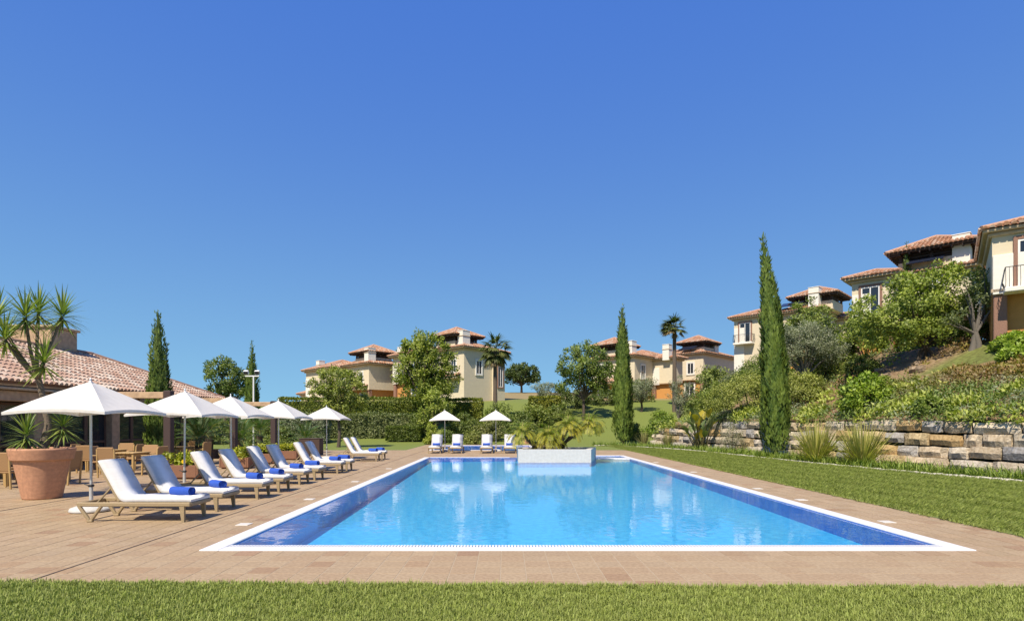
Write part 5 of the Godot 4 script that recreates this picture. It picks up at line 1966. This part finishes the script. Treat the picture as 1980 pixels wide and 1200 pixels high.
	tree("garden_tree", "broad multi-stemmed leafy tree on the bank above the stone wall", big, {"seed": 27, "lobes": [E(-1.4, 2.5, 0, 2.2, 1.6, 1.9), E(1.2, 3.2, 0, 2.1, 1.7, 1.9), E(-3.0, 1.8, 0.2, 1.4, 1.1, 1.4), E(2.8, 2.6, 0, 1.3, 1.4, 1.3), E(0.0, 4.0, -0.2, 1.6, 1.0, 1.4), E(-0.7, 1.5, 0.7, 1.9, 0.8, 1.2), E(3.1, 3.9, 0, 0.7, 0.8, 0.7), E(-1.6, 3.9, 0, 0.8, 0.7, 0.8)], "fork": Vector3(0, 0.7, 0), "feet": [Vector3(-0.45, -0.3, 0.1), Vector3(0.1, -0.3, -0.2), Vector3(0.5, -0.3, 0.2)], "girth": 0.11, "clumps": 270, "clump": 0.42, "leaves": 21000, "l": 0.16, "w": 0.085, "limbs": 26, "bark": Color(0.09, 0.07, 0.05), "ca": Color(0.1, 0.15, 0.022), "cb": Color(0.3, 0.34, 0.06)})
	# olives: silvery leaves, pale gnarled stems
	var oa := Color(0.11, 0.13, 0.075)
	var ob := Color(0.28, 0.3, 0.21)
	var pale := Color(0.27, 0.24, 0.2)
	tree("olive_tree", "silvery olive tree with pale forked trunk beside the tall cypress", on_land(18.0, 34.2), {"seed": 31, "lobes": [E(0, 3.0, 0, 1.5, 1.0, 1.4), E(-1.3, 2.6, 0, 1.2, 1.0, 1.1), E(1.2, 2.7, 0, 1.1, 1.0, 1.1), E(0, 3.6, 0, 1.2, 0.7, 1.1)], "fork": Vector3(0, 1.1, 0), "girth": 0.15, "clumps": 190, "clump": 0.4, "leaves": 19000, "l": 0.15, "w": 0.04, "bark": pale, "ca": oa, "cb": ob}, "olive trees")
	tree("olive_tree", "old olive tree with thick pale trunk at the edge of the upper lawn", on_land(23.4, 28.4), {"seed": 32, "lobes": [E(0.5, 2.4, 0, 1.0, 0.8, 1.0), E(-1.2, 1.5, 0.2, 0.8, 0.5, 0.7), E(0.3, 3.2, 0, 0.8, 0.7, 0.8)], "fork": Vector3(0.05, 0.8, 0), "feet": [Vector3(-0.12, -0.3, 0), Vector3(0.14, -0.3, 0.1)], "limbs": 9, "girth": 0.15, "clumps": 40, "clump": 0.36, "leaves": 2600, "l": 0.14, "w": 0.045, "bark": Color(0.2, 0.18, 0.15), "ca": Color(0.08, 0.11, 0.04), "cb": Color(0.2, 0.23, 0.1)}, "olive trees")
	tree("olive_tree", "small olive tree with dark forked trunk before the ochre villa wall", on_land(14.8, 62.0), {"seed": 33, "lobes": [E(0, 2.5, 0, 1.5, 1.1, 1.4), E(0.7, 3.0, 0, 0.9, 0.8, 0.9)], "fork": Vector3(0, 1.0, 0), "girth": 0.13, "clumps": 60, "clump": 0.4, "leaves": 3600, "l": 0.2, "w": 0.055, "bark": Color(0.1, 0.08, 0.06), "ca": oa, "cb": ob}, "olive trees")
	tree("olive_tree", "grey-green olive tree beside the round dark tree on the lawn", on_land(4.7, 62.0), {"seed": 34, "lobes": [E(0, 2.2, 0, 1.6, 0.9, 1.4), E(-0.9, 2.6, 0, 0.9, 0.7, 0.9)], "fork": Vector3(0, 0.9, 0), "girth": 0.13, "clumps": 55, "clump": 0.4, "leaves": 3400, "l": 0.2, "w": 0.055, "bark": Color(0.12, 0.1, 0.08), "ca": oa, "cb": ob}, "olive trees")
	tree("olive_tree", "narrow silvery olive tree behind the bird of paradise plant", on_land(14.9, 49.0), {"seed": 35, "lobes": [E(0, 3.6, 0, 0.9, 1.3, 0.9), E(0.3, 2.2, 0, 0.9, 0.9, 0.9)], "fork": Vector3(0, 1.0, 0), "girth": 0.09, "clumps": 50, "clump": 0.34, "leaves": 3600, "l": 0.17, "w": 0.05, "bark": pale, "ca": oa, "cb": ob}, "olive trees")
	tree("garden_tree", "young fresh green tree between the silvery olive and the ochre villa", on_land(21.4, 40.0), {"seed": 28, "lobes": [E(0, 3.3, 0, 1.4, 1.3, 1.3), E(0.9, 2.4, 0, 1.1, 1.0, 1.1), E(-0.9, 2.2, 0, 1.0, 0.9, 1.0)], "fork": Vector3(0, 1.1, 0), "girth": 0.09, "clumps": 100, "clump": 0.38, "leaves": 8000, "l": 0.17, "w": 0.08, "ca": Color(0.09, 0.13, 0.025), "cb": Color(0.25, 0.29, 0.06)})
	tree("garden_tree", "slim young tree behind the narrow silvery olive on the bank", on_land(19.0, 53.0), {"seed": 29, "lobes": [E(0, 3.4, 0, 1.1, 1.4, 1.1), E(0.3, 2.2, 0, 1.1, 0.9, 1.1)], "fork": Vector3(0, 1.1, 0), "girth": 0.08, "clumps": 70, "clump": 0.4, "leaves": 5000, "l": 0.2, "w": 0.09, "ca": Color(0.09, 0.13, 0.03), "cb": Color(0.25, 0.28, 0.07)})
	fan_palm("fan palm with a ball of pleated leaves beside the arched villa window", on_land(-1.05, 56.0), 7.4, 2.0, 41)
	fan_palm("windswept fan palm in front of the villas on the slope", on_land(18.4, 62.0), 9.0, 1.75, 42, Vector3(-0.55, 0.12, 0.0), false)

func build_hedges_and_shrubs() -> void:
	var g1 := Color(0.065, 0.105, 0.016)
	var g2 := Color(0.2, 0.22, 0.03)
	hedge("long clipped hedge along the upper terrace below the villas", P(-14.6, 1.8, 58.5), Vector3(17.0, 2.5, 1.6), 0.0, 11000, 0.2, g1, g2, 51)
	hedge("long loose hedge at the back of the lawn, under the clipped one", P(-14.2, 0.3, 51.0), Vector3(12.5, 2.2, 1.8), 0.0, 9000, 0.19, Color(0.07, 0.1, 0.035), Color(0.2, 0.22, 0.085), 52, 0.16)
	hedge("grey-leaved hedge behind the fifth parasol", P(-18.6, 0.2, 47.5), Vector3(7.5, 2.0, 1.5), 0.0, 6000, 0.16, Color(0.09, 0.11, 0.065), Color(0.23, 0.26, 0.17), 53, 0.14)
	hedge("low clipped box hedge on the lawn below the loose hedge", P(-8.7, 0.3, 48.6), Vector3(2.9, 1.15, 1.1), 0.0, 2600, 0.15, Color(0.05, 0.085, 0.012), Color(0.14, 0.17, 0.025), 54, 0.03)
	hedge("clipped yellow-topped hedge between the fan palm and the large tree", P(-4.2, 1.6, 57.5), Vector3(3.6, 2.6, 1.4), 0.0, 3400, 0.2, g1, Color(0.27, 0.27, 0.03), 55)
	hedge("clipped yellow-topped hedge beside the round dark tree", P(4.1, 2.3, 60.0), Vector3(3.2, 2.2, 1.4), 0.0, 3000, 0.2, g1, Color(0.3, 0.28, 0.03), 56)
	hedge("grey-green hedge along the crest under the villa with the brown window", P(22.8, land(22.8, 50.0) - 0.2, 50.0), Vector3(7.5, 1.5, 1.5), deg_to_rad(-28), 5000, 0.15, Color(0.08, 0.1, 0.05), Color(0.2, 0.23, 0.14), 57, 0.12)
	var sh := [
		# x, d, radii, tone a, tone b, leaf, leaves, label
		[-3.6, 50.5, Vector3(1.9, 1.5, 1.3), Color(0.055, 0.09, 0.02), Color(0.17, 0.2, 0.04), 0.17, 3200, "dark leafy shrub behind the far parasols, under the palm"],
		[-1.2, 49.0, Vector3(1.6, 1.2, 1.2), Color(0.08, 0.1, 0.03), Color(0.2, 0.2, 0.06), 0.17, 2600, "mixed green shrub behind the parasol next to the planter"],
		[1.2, 52.0, Vector3(1.9, 1.4, 1.3), Color(0.06, 0.1, 0.022), Color(0.17, 0.2, 0.045), 0.18, 2800, "green shrub behind the potted bush by the small pool"],
		[-7.6, 49.6, Vector3(1.2, 1.6, 1.1), Color(0.06, 0.09, 0.02), Color(0.16, 0.2, 0.04), 0.17, 2600, "deep green shrub between the box hedge and the lime column"],
		[-4.9, 47.6, Vector3(0.8, 0.7, 0.7), Color(0.05, 0.085, 0.016), Color(0.14, 0.18, 0.03), 0.14, 1500, "small round shrub on the lawn behind the far loungers"],
		[3.2, 56.0, Vector3(1.8, 1.1, 1.2), Color(0.07, 0.1, 0.025), Color(0.18, 0.2, 0.05), 0.18, 2400, "low shrub below the yellow-topped hedge by the dark tree"],
		[7.6, 64.0, Vector3(2.4, 1.4, 1.3), Color(0.05, 0.08, 0.02), Color(0.14, 0.17, 0.04), 0.2, 2600, "dark shrub behind the round tree on the rising lawn"],
		[11.6, 66.0, Vector3(2.4, 1.3, 1.3), Color(0.05, 0.085, 0.02), Color(0.15, 0.18, 0.04), 0.2, 2600, "leafy shrub at the top of the lawn below the villa"],
		[-0.6, 54.0, Vector3(2.0, 1.6, 1.4), Color(0.08, 0.12, 0.025), Color(0.22, 0.26, 0.05), 0.18, 3200, "leafy shrub at the foot of the fan palm"],
		[2.6, 54.6, Vector3(2.0, 1.5, 1.4), Color(0.09, 0.13, 0.025), Color(0.24, 0.27, 0.05), 0.18, 3000, "yellow-green shrub between the fan palm and the clipped hedge"],
		[5.4, 57.6, Vector3(1.8, 1.2, 1.3), Color(0.07, 0.11, 0.022), Color(0.2, 0.23, 0.05), 0.18, 2600, "green shrub between the clipped hedge and the round tree"],
		[-2.6, 46.9, Vector3(1.1, 0.75, 0.9), Color(0.1, 0.13, 0.03), Color(0.26, 0.27, 0.07), 0.14, 1900, "low pale shrub right behind the small pool"],
		[15.6, 69.0, Vector3(2.6, 1.6, 1.5), Color(0.07, 0.11, 0.025), Color(0.2, 0.23, 0.05), 0.2, 3000, "wide shrub below the villa behind the straight cypress"],
		[22.0, 60.0, Vector3(2.6, 2.6, 1.6), Color(0.08, 0.12, 0.03), Color(0.22, 0.25, 0.06), 0.2, 3600, "tall shrub between the villa with the solar panel and the crest"],
		[-24.0, 47.0, Vector3(2.4, 1.5, 1.4), Color(0.05, 0.08, 0.02), Color(0.15, 0.18, 0.04), 0.2, 3000, "green shrub at the foot of the slim cypress by the mast"],
		[-17.0, 40.5, Vector3(1.6, 1.3, 1.2), Color(0.06, 0.095, 0.02), Color(0.18, 0.21, 0.05), 0.15, 2600, "leafy shrub between the sago palms and the lawn"],
		[-15.0, 38.0, Vector3(1.2, 1.0, 1.0), Color(0.055, 0.09, 0.02), Color(0.17, 0.2, 0.04), 0.14, 2200, "leafy shrub at the pavilion end of the lawn"],
	]
	for i in sh.size():
		var s: Array = sh[i]
		shrub(s[7], on_land(s[0], s[1], -0.05), s[2], {"seed": 400 + i * 3, "ca": s[3], "cb": s[4], "l": s[5], "leaves": s[6]}, "shrubs behind the lawn")
	shrub("lime-green upright shrub clipped as a column behind the far loungers", on_land(-6.1, 46.6, -0.05), Vector3(0.62, 1.25, 0.6), {"seed": 470, "ca": Color(0.15, 0.2, 0.025), "cb": Color(0.32, 0.34, 0.05), "l": 0.13, "leaves": 2600})

func build_hillside_planting() -> void:
	var sh := [
		[17.2, 27.2, Vector3(1.15, 1.15, 1.1), Color(0.09, 0.16, 0.015), Color(0.26, 0.33, 0.03), 0.17, 3600, 46, "bright green large-leaved shrub on the bank right above the stone wall"],
		[15.5, 36.2, Vector3(2.9, 1.5, 1.9), Color(0.14, 0.17, 0.035), Color(0.31, 0.32, 0.075), 0.11, 11000, 110, "broad low yellow-green mound spreading over the stone wall's top"],
		[17.2, 33.0, Vector3(1.7, 1.15, 1.4), Color(0.13, 0.16, 0.035), Color(0.3, 0.31, 0.07), 0.11, 6500, 80, "yellow-green mound on the bank beneath the silvery olive"],
		[16.2, 42.0, Vector3(1.9, 1.1, 1.6), Color(0.06, 0.1, 0.018), Color(0.17, 0.21, 0.035), 0.15, 3600, 50, "mid green shrub on the bank above the yellow-green mound"],
		[18.8, 43.5, Vector3(1.9, 1.2, 1.6), Color(0.06, 0.1, 0.018), Color(0.18, 0.22, 0.04), 0.15, 3600, 50, "mid green shrub below the grey-green crest hedge"],
		[16.4, 46.8, Vector3(1.9, 1.2, 1.6), Color(0.07, 0.11, 0.02), Color(0.2, 0.23, 0.045), 0.15, 3400, 50, "loose green shrub behind the narrow silvery olive"],
		[12.8, 46.6, Vector3(1.7, 1.35, 1.4), Color(0.075, 0.13, 0.015), Color(0.21, 0.28, 0.03), 0.15, 4200, 50, "bright green rounded shrub between the cypress and the paddle-leaved plant"],
		[10.9, 49.5, Vector3(1.3, 1.0, 1.1), Color(0.06, 0.1, 0.016), Color(0.17, 0.21, 0.03), 0.15, 2400, 40, "green shrub beside the foot of the straight cypress"],
		[19.8, 35.6, Vector3(1.5, 1.2, 1.3), Color(0.08, 0.12, 0.022), Color(0.22, 0.26, 0.045), 0.14, 3000, 46, "round shrub beneath the silvery olive tree's crown"],
		[20.6, 33.0, Vector3(1.2, 0.8, 1.1), Color(0.06, 0.095, 0.018), Color(0.17, 0.2, 0.04), 0.13, 2400, 40, "small green shrub between the olive and the big leafy tree"],
		[23.4, 26.2, Vector3(1.0, 0.5, 0.9), Color(0.13, 0.21, 0.02), Color(0.3, 0.38, 0.05), 0.15, 2200, 36, "lime-green low shrub where the bank meets the upper lawn"],
		[22.2, 24.6, Vector3(1.1, 0.45, 0.9), Color(0.13, 0.21, 0.02), Color(0.3, 0.38, 0.05), 0.15, 2200, 36, "lime-green low shrub on the upper lawn's edge below the iron balcony"],
		[24.6, 29.6, Vector3(0.9, 0.6, 0.8), Color(0.06, 0.11, 0.02), Color(0.18, 0.24, 0.04), 0.13, 1600, 30, "small green shrub at the foot of the old olive trunk"],
		[18.3, 38.6, Vector3(1.5, 1.1, 1.3), Color(0.085, 0.13, 0.018), Color(0.23, 0.28, 0.04), 0.14, 3400, 50, "fresh green rounded shrub behind the yellow-green mound"],
		[14.6, 40.2, Vector3(1.5, 1.0, 1.3), Color(0.09, 0.13, 0.02), Color(0.24, 0.27, 0.045), 0.13, 3400, 50, "fresh green shrub hanging over the low end of the stone wall"],
		[21.6, 37.0, Vector3(1.6, 1.2, 1.4), Color(0.07, 0.11, 0.02), Color(0.2, 0.24, 0.04), 0.15, 3200, 46, "leafy shrub on the bank behind the silvery olive"],
		[19.0, 28.6, Vector3(0.8, 0.5, 0.8), Color(0.1, 0.14, 0.025), Color(0.24, 0.27, 0.05), 0.12, 1500, 30, "low green cushion shrub uphill of the bright large-leaved one"],
		[17.6, 23.4, Vector3(1.0, 0.5, 0.9), Color(0.07, 0.12, 0.02), Color(0.2, 0.25, 0.04), 0.12, 2000, 36, "low spreading green shrub over the wall behind the flax clumps"],
		[20.4, 50.5, Vector3(2.0, 1.9, 1.6), Color(0.1, 0.12, 0.06), Color(0.25, 0.28, 0.15), 0.16, 4200, 60, "tall grey-green shrub below the villa with the brown framed window"],
		[23.6, 53.0, Vector3(2.2, 2.3, 1.7), Color(0.075, 0.11, 0.025), Color(0.2, 0.24, 0.05), 0.17, 4600, 60, "tall leafy shrub at the foot of the villa with the brown framed window"],
		[26.8, 55.0, Vector3(2.2, 2.3, 1.7), Color(0.085, 0.12, 0.03), Color(0.22, 0.26, 0.06), 0.17, 4400, 60, "tall leafy shrub behind the silvery olive's crown"],
		[22.9, 36.2, Vector3(1.9, 1.7, 1.5), Color(0.09, 0.14, 0.02), Color(0.26, 0.31, 0.05), 0.15, 4600, 60, "tall fresh green shrub between the silvery olive and the ochre villa wall"],
		[26.6, 35.6, Vector3(1.6, 1.3, 1.4), Color(0.09, 0.14, 0.02), Color(0.25, 0.3, 0.05), 0.15, 3600, 50, "fresh green shrub behind the big leafy tree, near the old olive"],
		[25.0, 33.0, Vector3(1.4, 1.0, 1.2), Color(0.06, 0.1, 0.02), Color(0.17, 0.21, 0.04), 0.14, 2600, 40, "green shrub behind the big leafy tree's stems"],
	]
	for i in sh.size():
		var s: Array = sh[i]
		shrub(s[8], on_land(s[0], s[1], -0.1), s[2], {"seed": 500 + i * 3, "ca": s[3], "cb": s[4], "l": s[5], "leaves": s[6], "clumps": s[7]}, "shrubs on the bank")
	# creeping cover over the bank: green by the wall, rusty higher up
	var mb := MB.new()
	var r := RandomNumberGenerator.new()
	r.seed = 91
	var nz := FastNoiseLite.new()
	nz.seed = 92
	nz.frequency = 0.16
	var n := 0
	while n < 120000:
		var d := r.randf_range(13.0, 46.0)
		var u := r.randf_range(0.1, 9.0)
		var x := wall_x(d) + u
		var k := nz.get_noise_2d(x, d)
		var limit := 3.2 if d > 28.5 else 9.5
		if d < 28.5 and u > 5.2 + k * 2.0:
			n += 1
			continue
		if d > 30.0 and u > 1.6 and r.randf() < 0.75:
			n += 1
			continue
		if d > 28.5 and u > limit and k < 0.0:
			n += 1
			if r.randf() < 0.7: continue
		if k < -0.22 and d > 26.0 and r.randf() < 0.85:
			n += 1
			continue
		n += 1
		var hgt := r.randf_range(0.0, 0.42) * (0.6 + k)
		if u < 1.2: hgt += r.randf_range(-0.25, 0.22) * (1.2 - u)
		var p := P(x - (0.25 if u < 0.5 else 0.0), land(x, d) + maxf(hgt, 0.0) - (0.15 if u < 0.35 and r.randf() < 0.4 else 0.0), d)
		var rust := clampf((u - 2.2) * 0.5 + k * 1.6 - 0.4, 0, 1) if d < 31.0 else 0.0
		var kind := nz.get_noise_2d(x * 3.1 + 40.0, d * 3.1)
		var a := Color(0.06, 0.11, 0.02).lerp(Color(0.16, 0.2, 0.045), r.randf())
		if kind > 0.18: a = Color(0.16, 0.2, 0.035).lerp(Color(0.32, 0.35, 0.07), r.randf())
		elif kind < -0.22: a = Color(0.1, 0.13, 0.07).lerp(Color(0.24, 0.27, 0.16), r.randf())
		var big := 1.5 if kind > 0.18 else (0.75 if kind < -0.22 else 1.0)
		var b := Color(0.17, 0.1, 0.04).lerp(Color(0.27, 0.15, 0.07), r.randf())
		var out := Vector3(-0.35, 1, 0.1).normalized()
		var dir := (unit(r) + out * 0.7).normalized()
		mb_leaf(mb, p, dir, dir.cross(unit(r) + out).normalized(), 0.15 * big, 0.06 * big, out, a.lerp(b, rust * (0.4 + 0.6 * r.randf())), r)
	var o := part("ground_cover", mb, M.leaf, self)
	o.name = numbered("ground_cover")
	tag(o, "creeping green and rusty ground cover over the bank above the wall", "ground cover", "", "stuff")
	# dry grassy tufts on the bare soil
	var spots := [[16.9, 29.6, 0.5], [19.2, 31.4, 0.45], [17.6, 30.8, 0.4]]
	for i in 3:
		sword_clump("dry_tuft", ["dry straw-coloured tuft on bare soil by the bright shrub", "dry straw-coloured tuft on bare soil beneath the big leafy tree", "dry straw-coloured tuft on bare soil beside the yellow-green mound"][i], on_land(spots[i][0], spots[i][1]), 46, spots[i][2], 0.025, Color(0.24, 0.22, 0.07), Color(0.4, 0.34, 0.13), 610 + i, 0.9, "dry tufts on the bank")
	# rough stones lying on the slope
	var rs := [[19.4, 29.4, 0.3], [20.3, 30.3, 0.24], [21.0, 29.0, 0.34], [18.9, 30.6, 0.2], [20.8, 31.6, 0.26], [21.7, 30.0, 0.22]]
	for i in rs.size():
		var q := MB.new()
		q.col = Color(0.4, 0.31, 0.22)
		stone(q, Vector3(rs[i][2] * 2.0, rs[i][2], rs[i][2] * 1.3), r, [0.4, 0.31, 0.22])
		var b := part("boulder", q, M.stone, self)
		b.name = numbered("boulder")
		b.position = on_land(rs[i][0], rs[i][1], rs[i][2] * 0.25)
		b.rotation.y = r.randf_range(0, 3.0)
		tag(b, ["flat brown stone on bare soil by the bright green shrub", "small brown stone beneath the middle of the big leafy tree", "largest brown stone on the soil below the big leafy tree", "smallest brown stone beside the dry tufts on the bank", "brown stone on the upper soil by the leafy tree's stems", "brown stone between the leafy tree and the old olive"][i], "stone", "loose stones on the bank")

func build_border_planting() -> void:
	# strap-leaved clumps in front of the wall
	var ya := Color(0.3, 0.31, 0.06)
	var yb := Color(0.58, 0.52, 0.17)
	sword_clump("flax_clump", "large straw-yellow flax clump in front of the wall beside the leaning cypress", P(13.85, 0, 25.4), 380, 2.0, 0.06, ya, yb, 71, 1.15, "flax clumps along the wall")
	sword_clump("flax_clump", "large straw-yellow flax clump in front of the wall, away from the leaning cypress", P(14.55, 0, 23.2), 380, 1.9, 0.06, ya, yb, 72, 1.15, "flax clumps along the wall")
	sword_clump("flax_clump", "pale upright flax clump at the low end of the stone wall", P(11.4, 0, 40.0), 130, 1.3, 0.05, Color(0.2, 0.2, 0.07), Color(0.42, 0.37, 0.15), 73, 0.6, "flax clumps along the wall")
	sword_clump("flax_clump", "thin pale flax clump where the wall ends by the straight cypress", on_land(10.6, 43.5), 110, 1.2, 0.05, Color(0.2, 0.2, 0.07), Color(0.42, 0.37, 0.15), 74, 0.6, "flax clumps along the wall")
	paddle_plant("paddle-leaved bird of paradise plant with some yellow leaves before the wall", P(12.55, 0, 36.6), 44, 3.6, 75)
	shrub("twiggy grey-leaved shrub against the stone wall beside the cypress", P(13.4, 0, 33.6), Vector3(1.0, 1.0, 0.6), {"seed": 76, "ca": Color(0.13, 0.13, 0.08), "cb": Color(0.33, 0.31, 0.22), "l": 0.07, "leaves": 1500, "clumps": 40})
	# green strappy edging plants between the edging stones and the wall
	var mb := MB.new()
	var r := RandomNumberGenerator.new()
	r.seed = 78
	for i in 15000:
		var d := 10.0 + 34.5 * pow(r.randf(), 1.1)
		var x0 := edge_x(d) + 0.14
		var x1 := minf(wall_x(d) - 0.35, x0 + 2.0)
		if d > 40.0: x1 = x0 + 2.2
		var x := r.randf_range(x0, x1)
		if r.randf() < 0.45: x = r.randf_range(x0, x0 + (x1 - x0) * 0.45)
		var a := r.randf_range(0, TAU)
		var el := r.randf_range(0.5, 1.4)
		mb.blade(P(x, rise(d) - 0.01, d), Vector3(cos(a) * cos(el), sin(el), sin(a) * cos(el)), r.randf_range(0.22, 0.55), 0.032, r.randf_range(0.4, 1.2), Color(0.1, 0.18, 0.02).lerp(Color(0.3, 0.37, 0.05), r.randf()))
	var o := part("edging_foliage", mb, M.leaf, self)
	o.name = numbered("edging_foliage")
	tag(o, "low strappy green ground cover along the foot of the stone wall", "ground cover", "", "stuff")
	var so := MB.new()
	# bare earth of the border under the plants
	var prev := []
	for k in 70:
		var d := 9.5 + k * 0.5
		var row := [P(edge_x(d) + 0.02, rise(d) + 0.018, d), P(wall_x(d) + 0.1, rise(d) + 0.02, d)]
		if k > 0: so.quad(prev[0], prev[1], row[1], row[0])
		prev = row
	so.col = Color(1, 1, 1)
	struct("border_soil", so, M.soil)

func build_small_things() -> void:
	# potted bush by the small pool
	var pot := thing("bush_pot", "squat terracotta pot with a round bush beside the small pool", "pot", P(1.75, 0, 47.2))
	var mb := MB.new()
	mb.lathe([Vector2(0.0, 0.0), Vector2(0.3, 0.0), Vector2(0.33, 0.05), Vector2(0.38, 0.55), Vector2(0.42, 0.56), Vector2(0.43, 0.7), Vector2(0.38, 0.71), Vector2(0.36, 0.6), Vector2(0.0, 0.6)], 26)
	part("pot_body", mb, M.terracotta, pot)
	shrub("round leafy bush growing in the squat terracotta pot", P(1.75, 0.58, 47.2), Vector3(0.72, 0.75, 0.7), {"seed": 801, "ca": Color(0.08, 0.12, 0.02), "cb": Color(0.22, 0.24, 0.04), "l": 0.13, "leaves": 2200})
	# floodlight mast
	var m := thing("floodlight_mast", "pale floodlight mast with two lamps on a crossbar before the slim cypress", "lamp post", P(-17.75, 0.1, 40.0))
	var po := MB.new()
	po.tube([Vector3(0, -0.1, 0), Vector3(0, 5.0, 0)], [0.07, 0.055], 10)
	part("pole", po, M.white_metal, m)
	var cb := MB.new()
	cb.cbox(Vector3(-0.1, 4.95, 0), Vector3(1.0, 0.08, 0.08), 0.01)
	part("crossbar", cb, M.white_metal, m)
	for x in [-0.5, 0.28]:
		var fl := MB.new()
		fl.cbox(Vector3(x, 5.2, 0.05), Vector3(0.34, 0.3, 0.16), 0.03, Basis(Vector3.RIGHT, 0.5))
		var f := part("floodlight", fl, M.white_metal, m)
		var gl := MB.new()
		gl.box(Vector3(x, 5.16, 0.125), Vector3(0.28, 0.22, 0.02), Basis(Vector3.RIGHT, 0.5))
		part("lamp_glass", gl, M.window_glass, f)
	# slim white post with two short arms on the bank
	var w := thing("white_post", "slim white metal post with two short arms below the villa with the solar panel", "post", on_land(21.0, 58.0))
	var wp := MB.new()
	wp.cbox(Vector3(0, 1.3, 0), Vector3(0.16, 2.9, 0.16), 0.02)
	part("post", wp, M.white_metal, w)
	for a in [[2.7, 0.9], [1.8, 0.6]]:
		var ar := MB.new()
		ar.cbox(Vector3(0, a[0], 0.081), Vector3(a[1], 0.1, 0.1), 0.01)
		part("arm", ar, M.white_metal, w)
	# little side tables between the far loungers
	var st := thing("side_table", "low tan side table between the pair of loungers away from the planter", "side table", P(-3.5, 0, 33.1), 0.0, "side tables between the far loungers")
	var tp := MB.new()
	tp.cbox(Vector3(0, 0.37, 0), Vector3(0.42, 0.03, 0.42), 0.006)
	part("top", tp, M.lounger_frame, st)
	for x in [-0.17, 0.17]:
		for z in [-0.17, 0.17]:
			var l := MB.new()
			l.cbox(Vector3(x, 0.178, z), Vector3(0.04, 0.355, 0.04), 0.006)
			part("leg", l, M.lounger_frame, st)
	copy_of(st, P(-0.44, 0, 33.1), 0.0, "low tan side table between the pair of loungers next to the planter")

# ---------------------------------------------------------------- lawn blades
func build_lawn_blades() -> void:
	var tuft := MB.new()
	var r := RandomNumberGenerator.new()
	r.seed = 5
	for i in 14:
		var a := r.randf_range(0, TAU)
		var el := r.randf_range(0.7, 1.45)
		tuft.blade(Vector3(r.randf_range(-0.03, 0.03), 0, r.randf_range(-0.03, 0.03)), Vector3(cos(a) * cos(el), sin(el), sin(a) * cos(el)), r.randf_range(0.025, 0.06), 0.006, r.randf_range(0.2, 1.0), Color(1, 1, 1) * r.randf_range(0.75, 1.2), 0.0, 2)
	var tm := tuft.mesh()
	var spots := PackedVector3Array()
	for i in 25000:
		var x := r.randf_range(-8.2, 10.4)
		var d := r.randf_range(4.3, lawn_edge(x) + 0.012 + 0.02 * sin(x * 7.0) * sin(x * 2.3))
		if absf(x - 0.1) > d + 3.0: continue
		spots.append(P(x, 0.011, d))
	for i in 52000:
		var d := 5.9 + 38.0 * pow(r.randf(), 1.9)
		var x := r.randf_range(7.7, edge_x(d))
		if x > d * 1.1 + 3.0: continue
		spots.append(P(x, 0.011, d))
	var mm := MultiMesh.new()
	mm.transform_format = MultiMesh.TRANSFORM_3D
	mm.use_colors = true
	mm.mesh = tm
	mm.instance_count = spots.size()
	for i in spots.size():
		var p := spots[i]
		var s := r.randf_range(0.75, 1.25) * (1.0 if -p.z < 9.0 else 1.3)
		var lay := swathe(p.x, -p.z)
		var b := Basis(Vector3.UP, r.randf_range(0, TAU)).scaled(Vector3(s, s * r.randf_range(0.7, 1.2) * (0.55 if lay < 0.0 else (1.6 if lay > 0.0 else 1.0)), s))
		if lay != 0.0: b = b.rotated(Vector3(0.93, 0, -0.36).normalized(), 0.75 * lay)
		mm.set_instance_transform(i, Transform3D(b, p))
		var k := lawn_tone(p.x, -p.z)
		var f := r.randf_range(0.95, 1.6)
		var straw := r.randf_range(0.0, 0.25)
		k = k.lerp(Color(0.3, 0.28, 0.1), straw)
		mm.set_instance_color(i, Color(k.r * f, k.g * f, k.b * f))
	var o := MultiMeshInstance3D.new()
	o.name = numbered("lawn_grass")
	o.multimesh = mm
	o.material_override = M.grass_blade
	add_child(o)
	tag(o, "short mown grass of the lawn around the pool deck", "grass", "", "stuff")
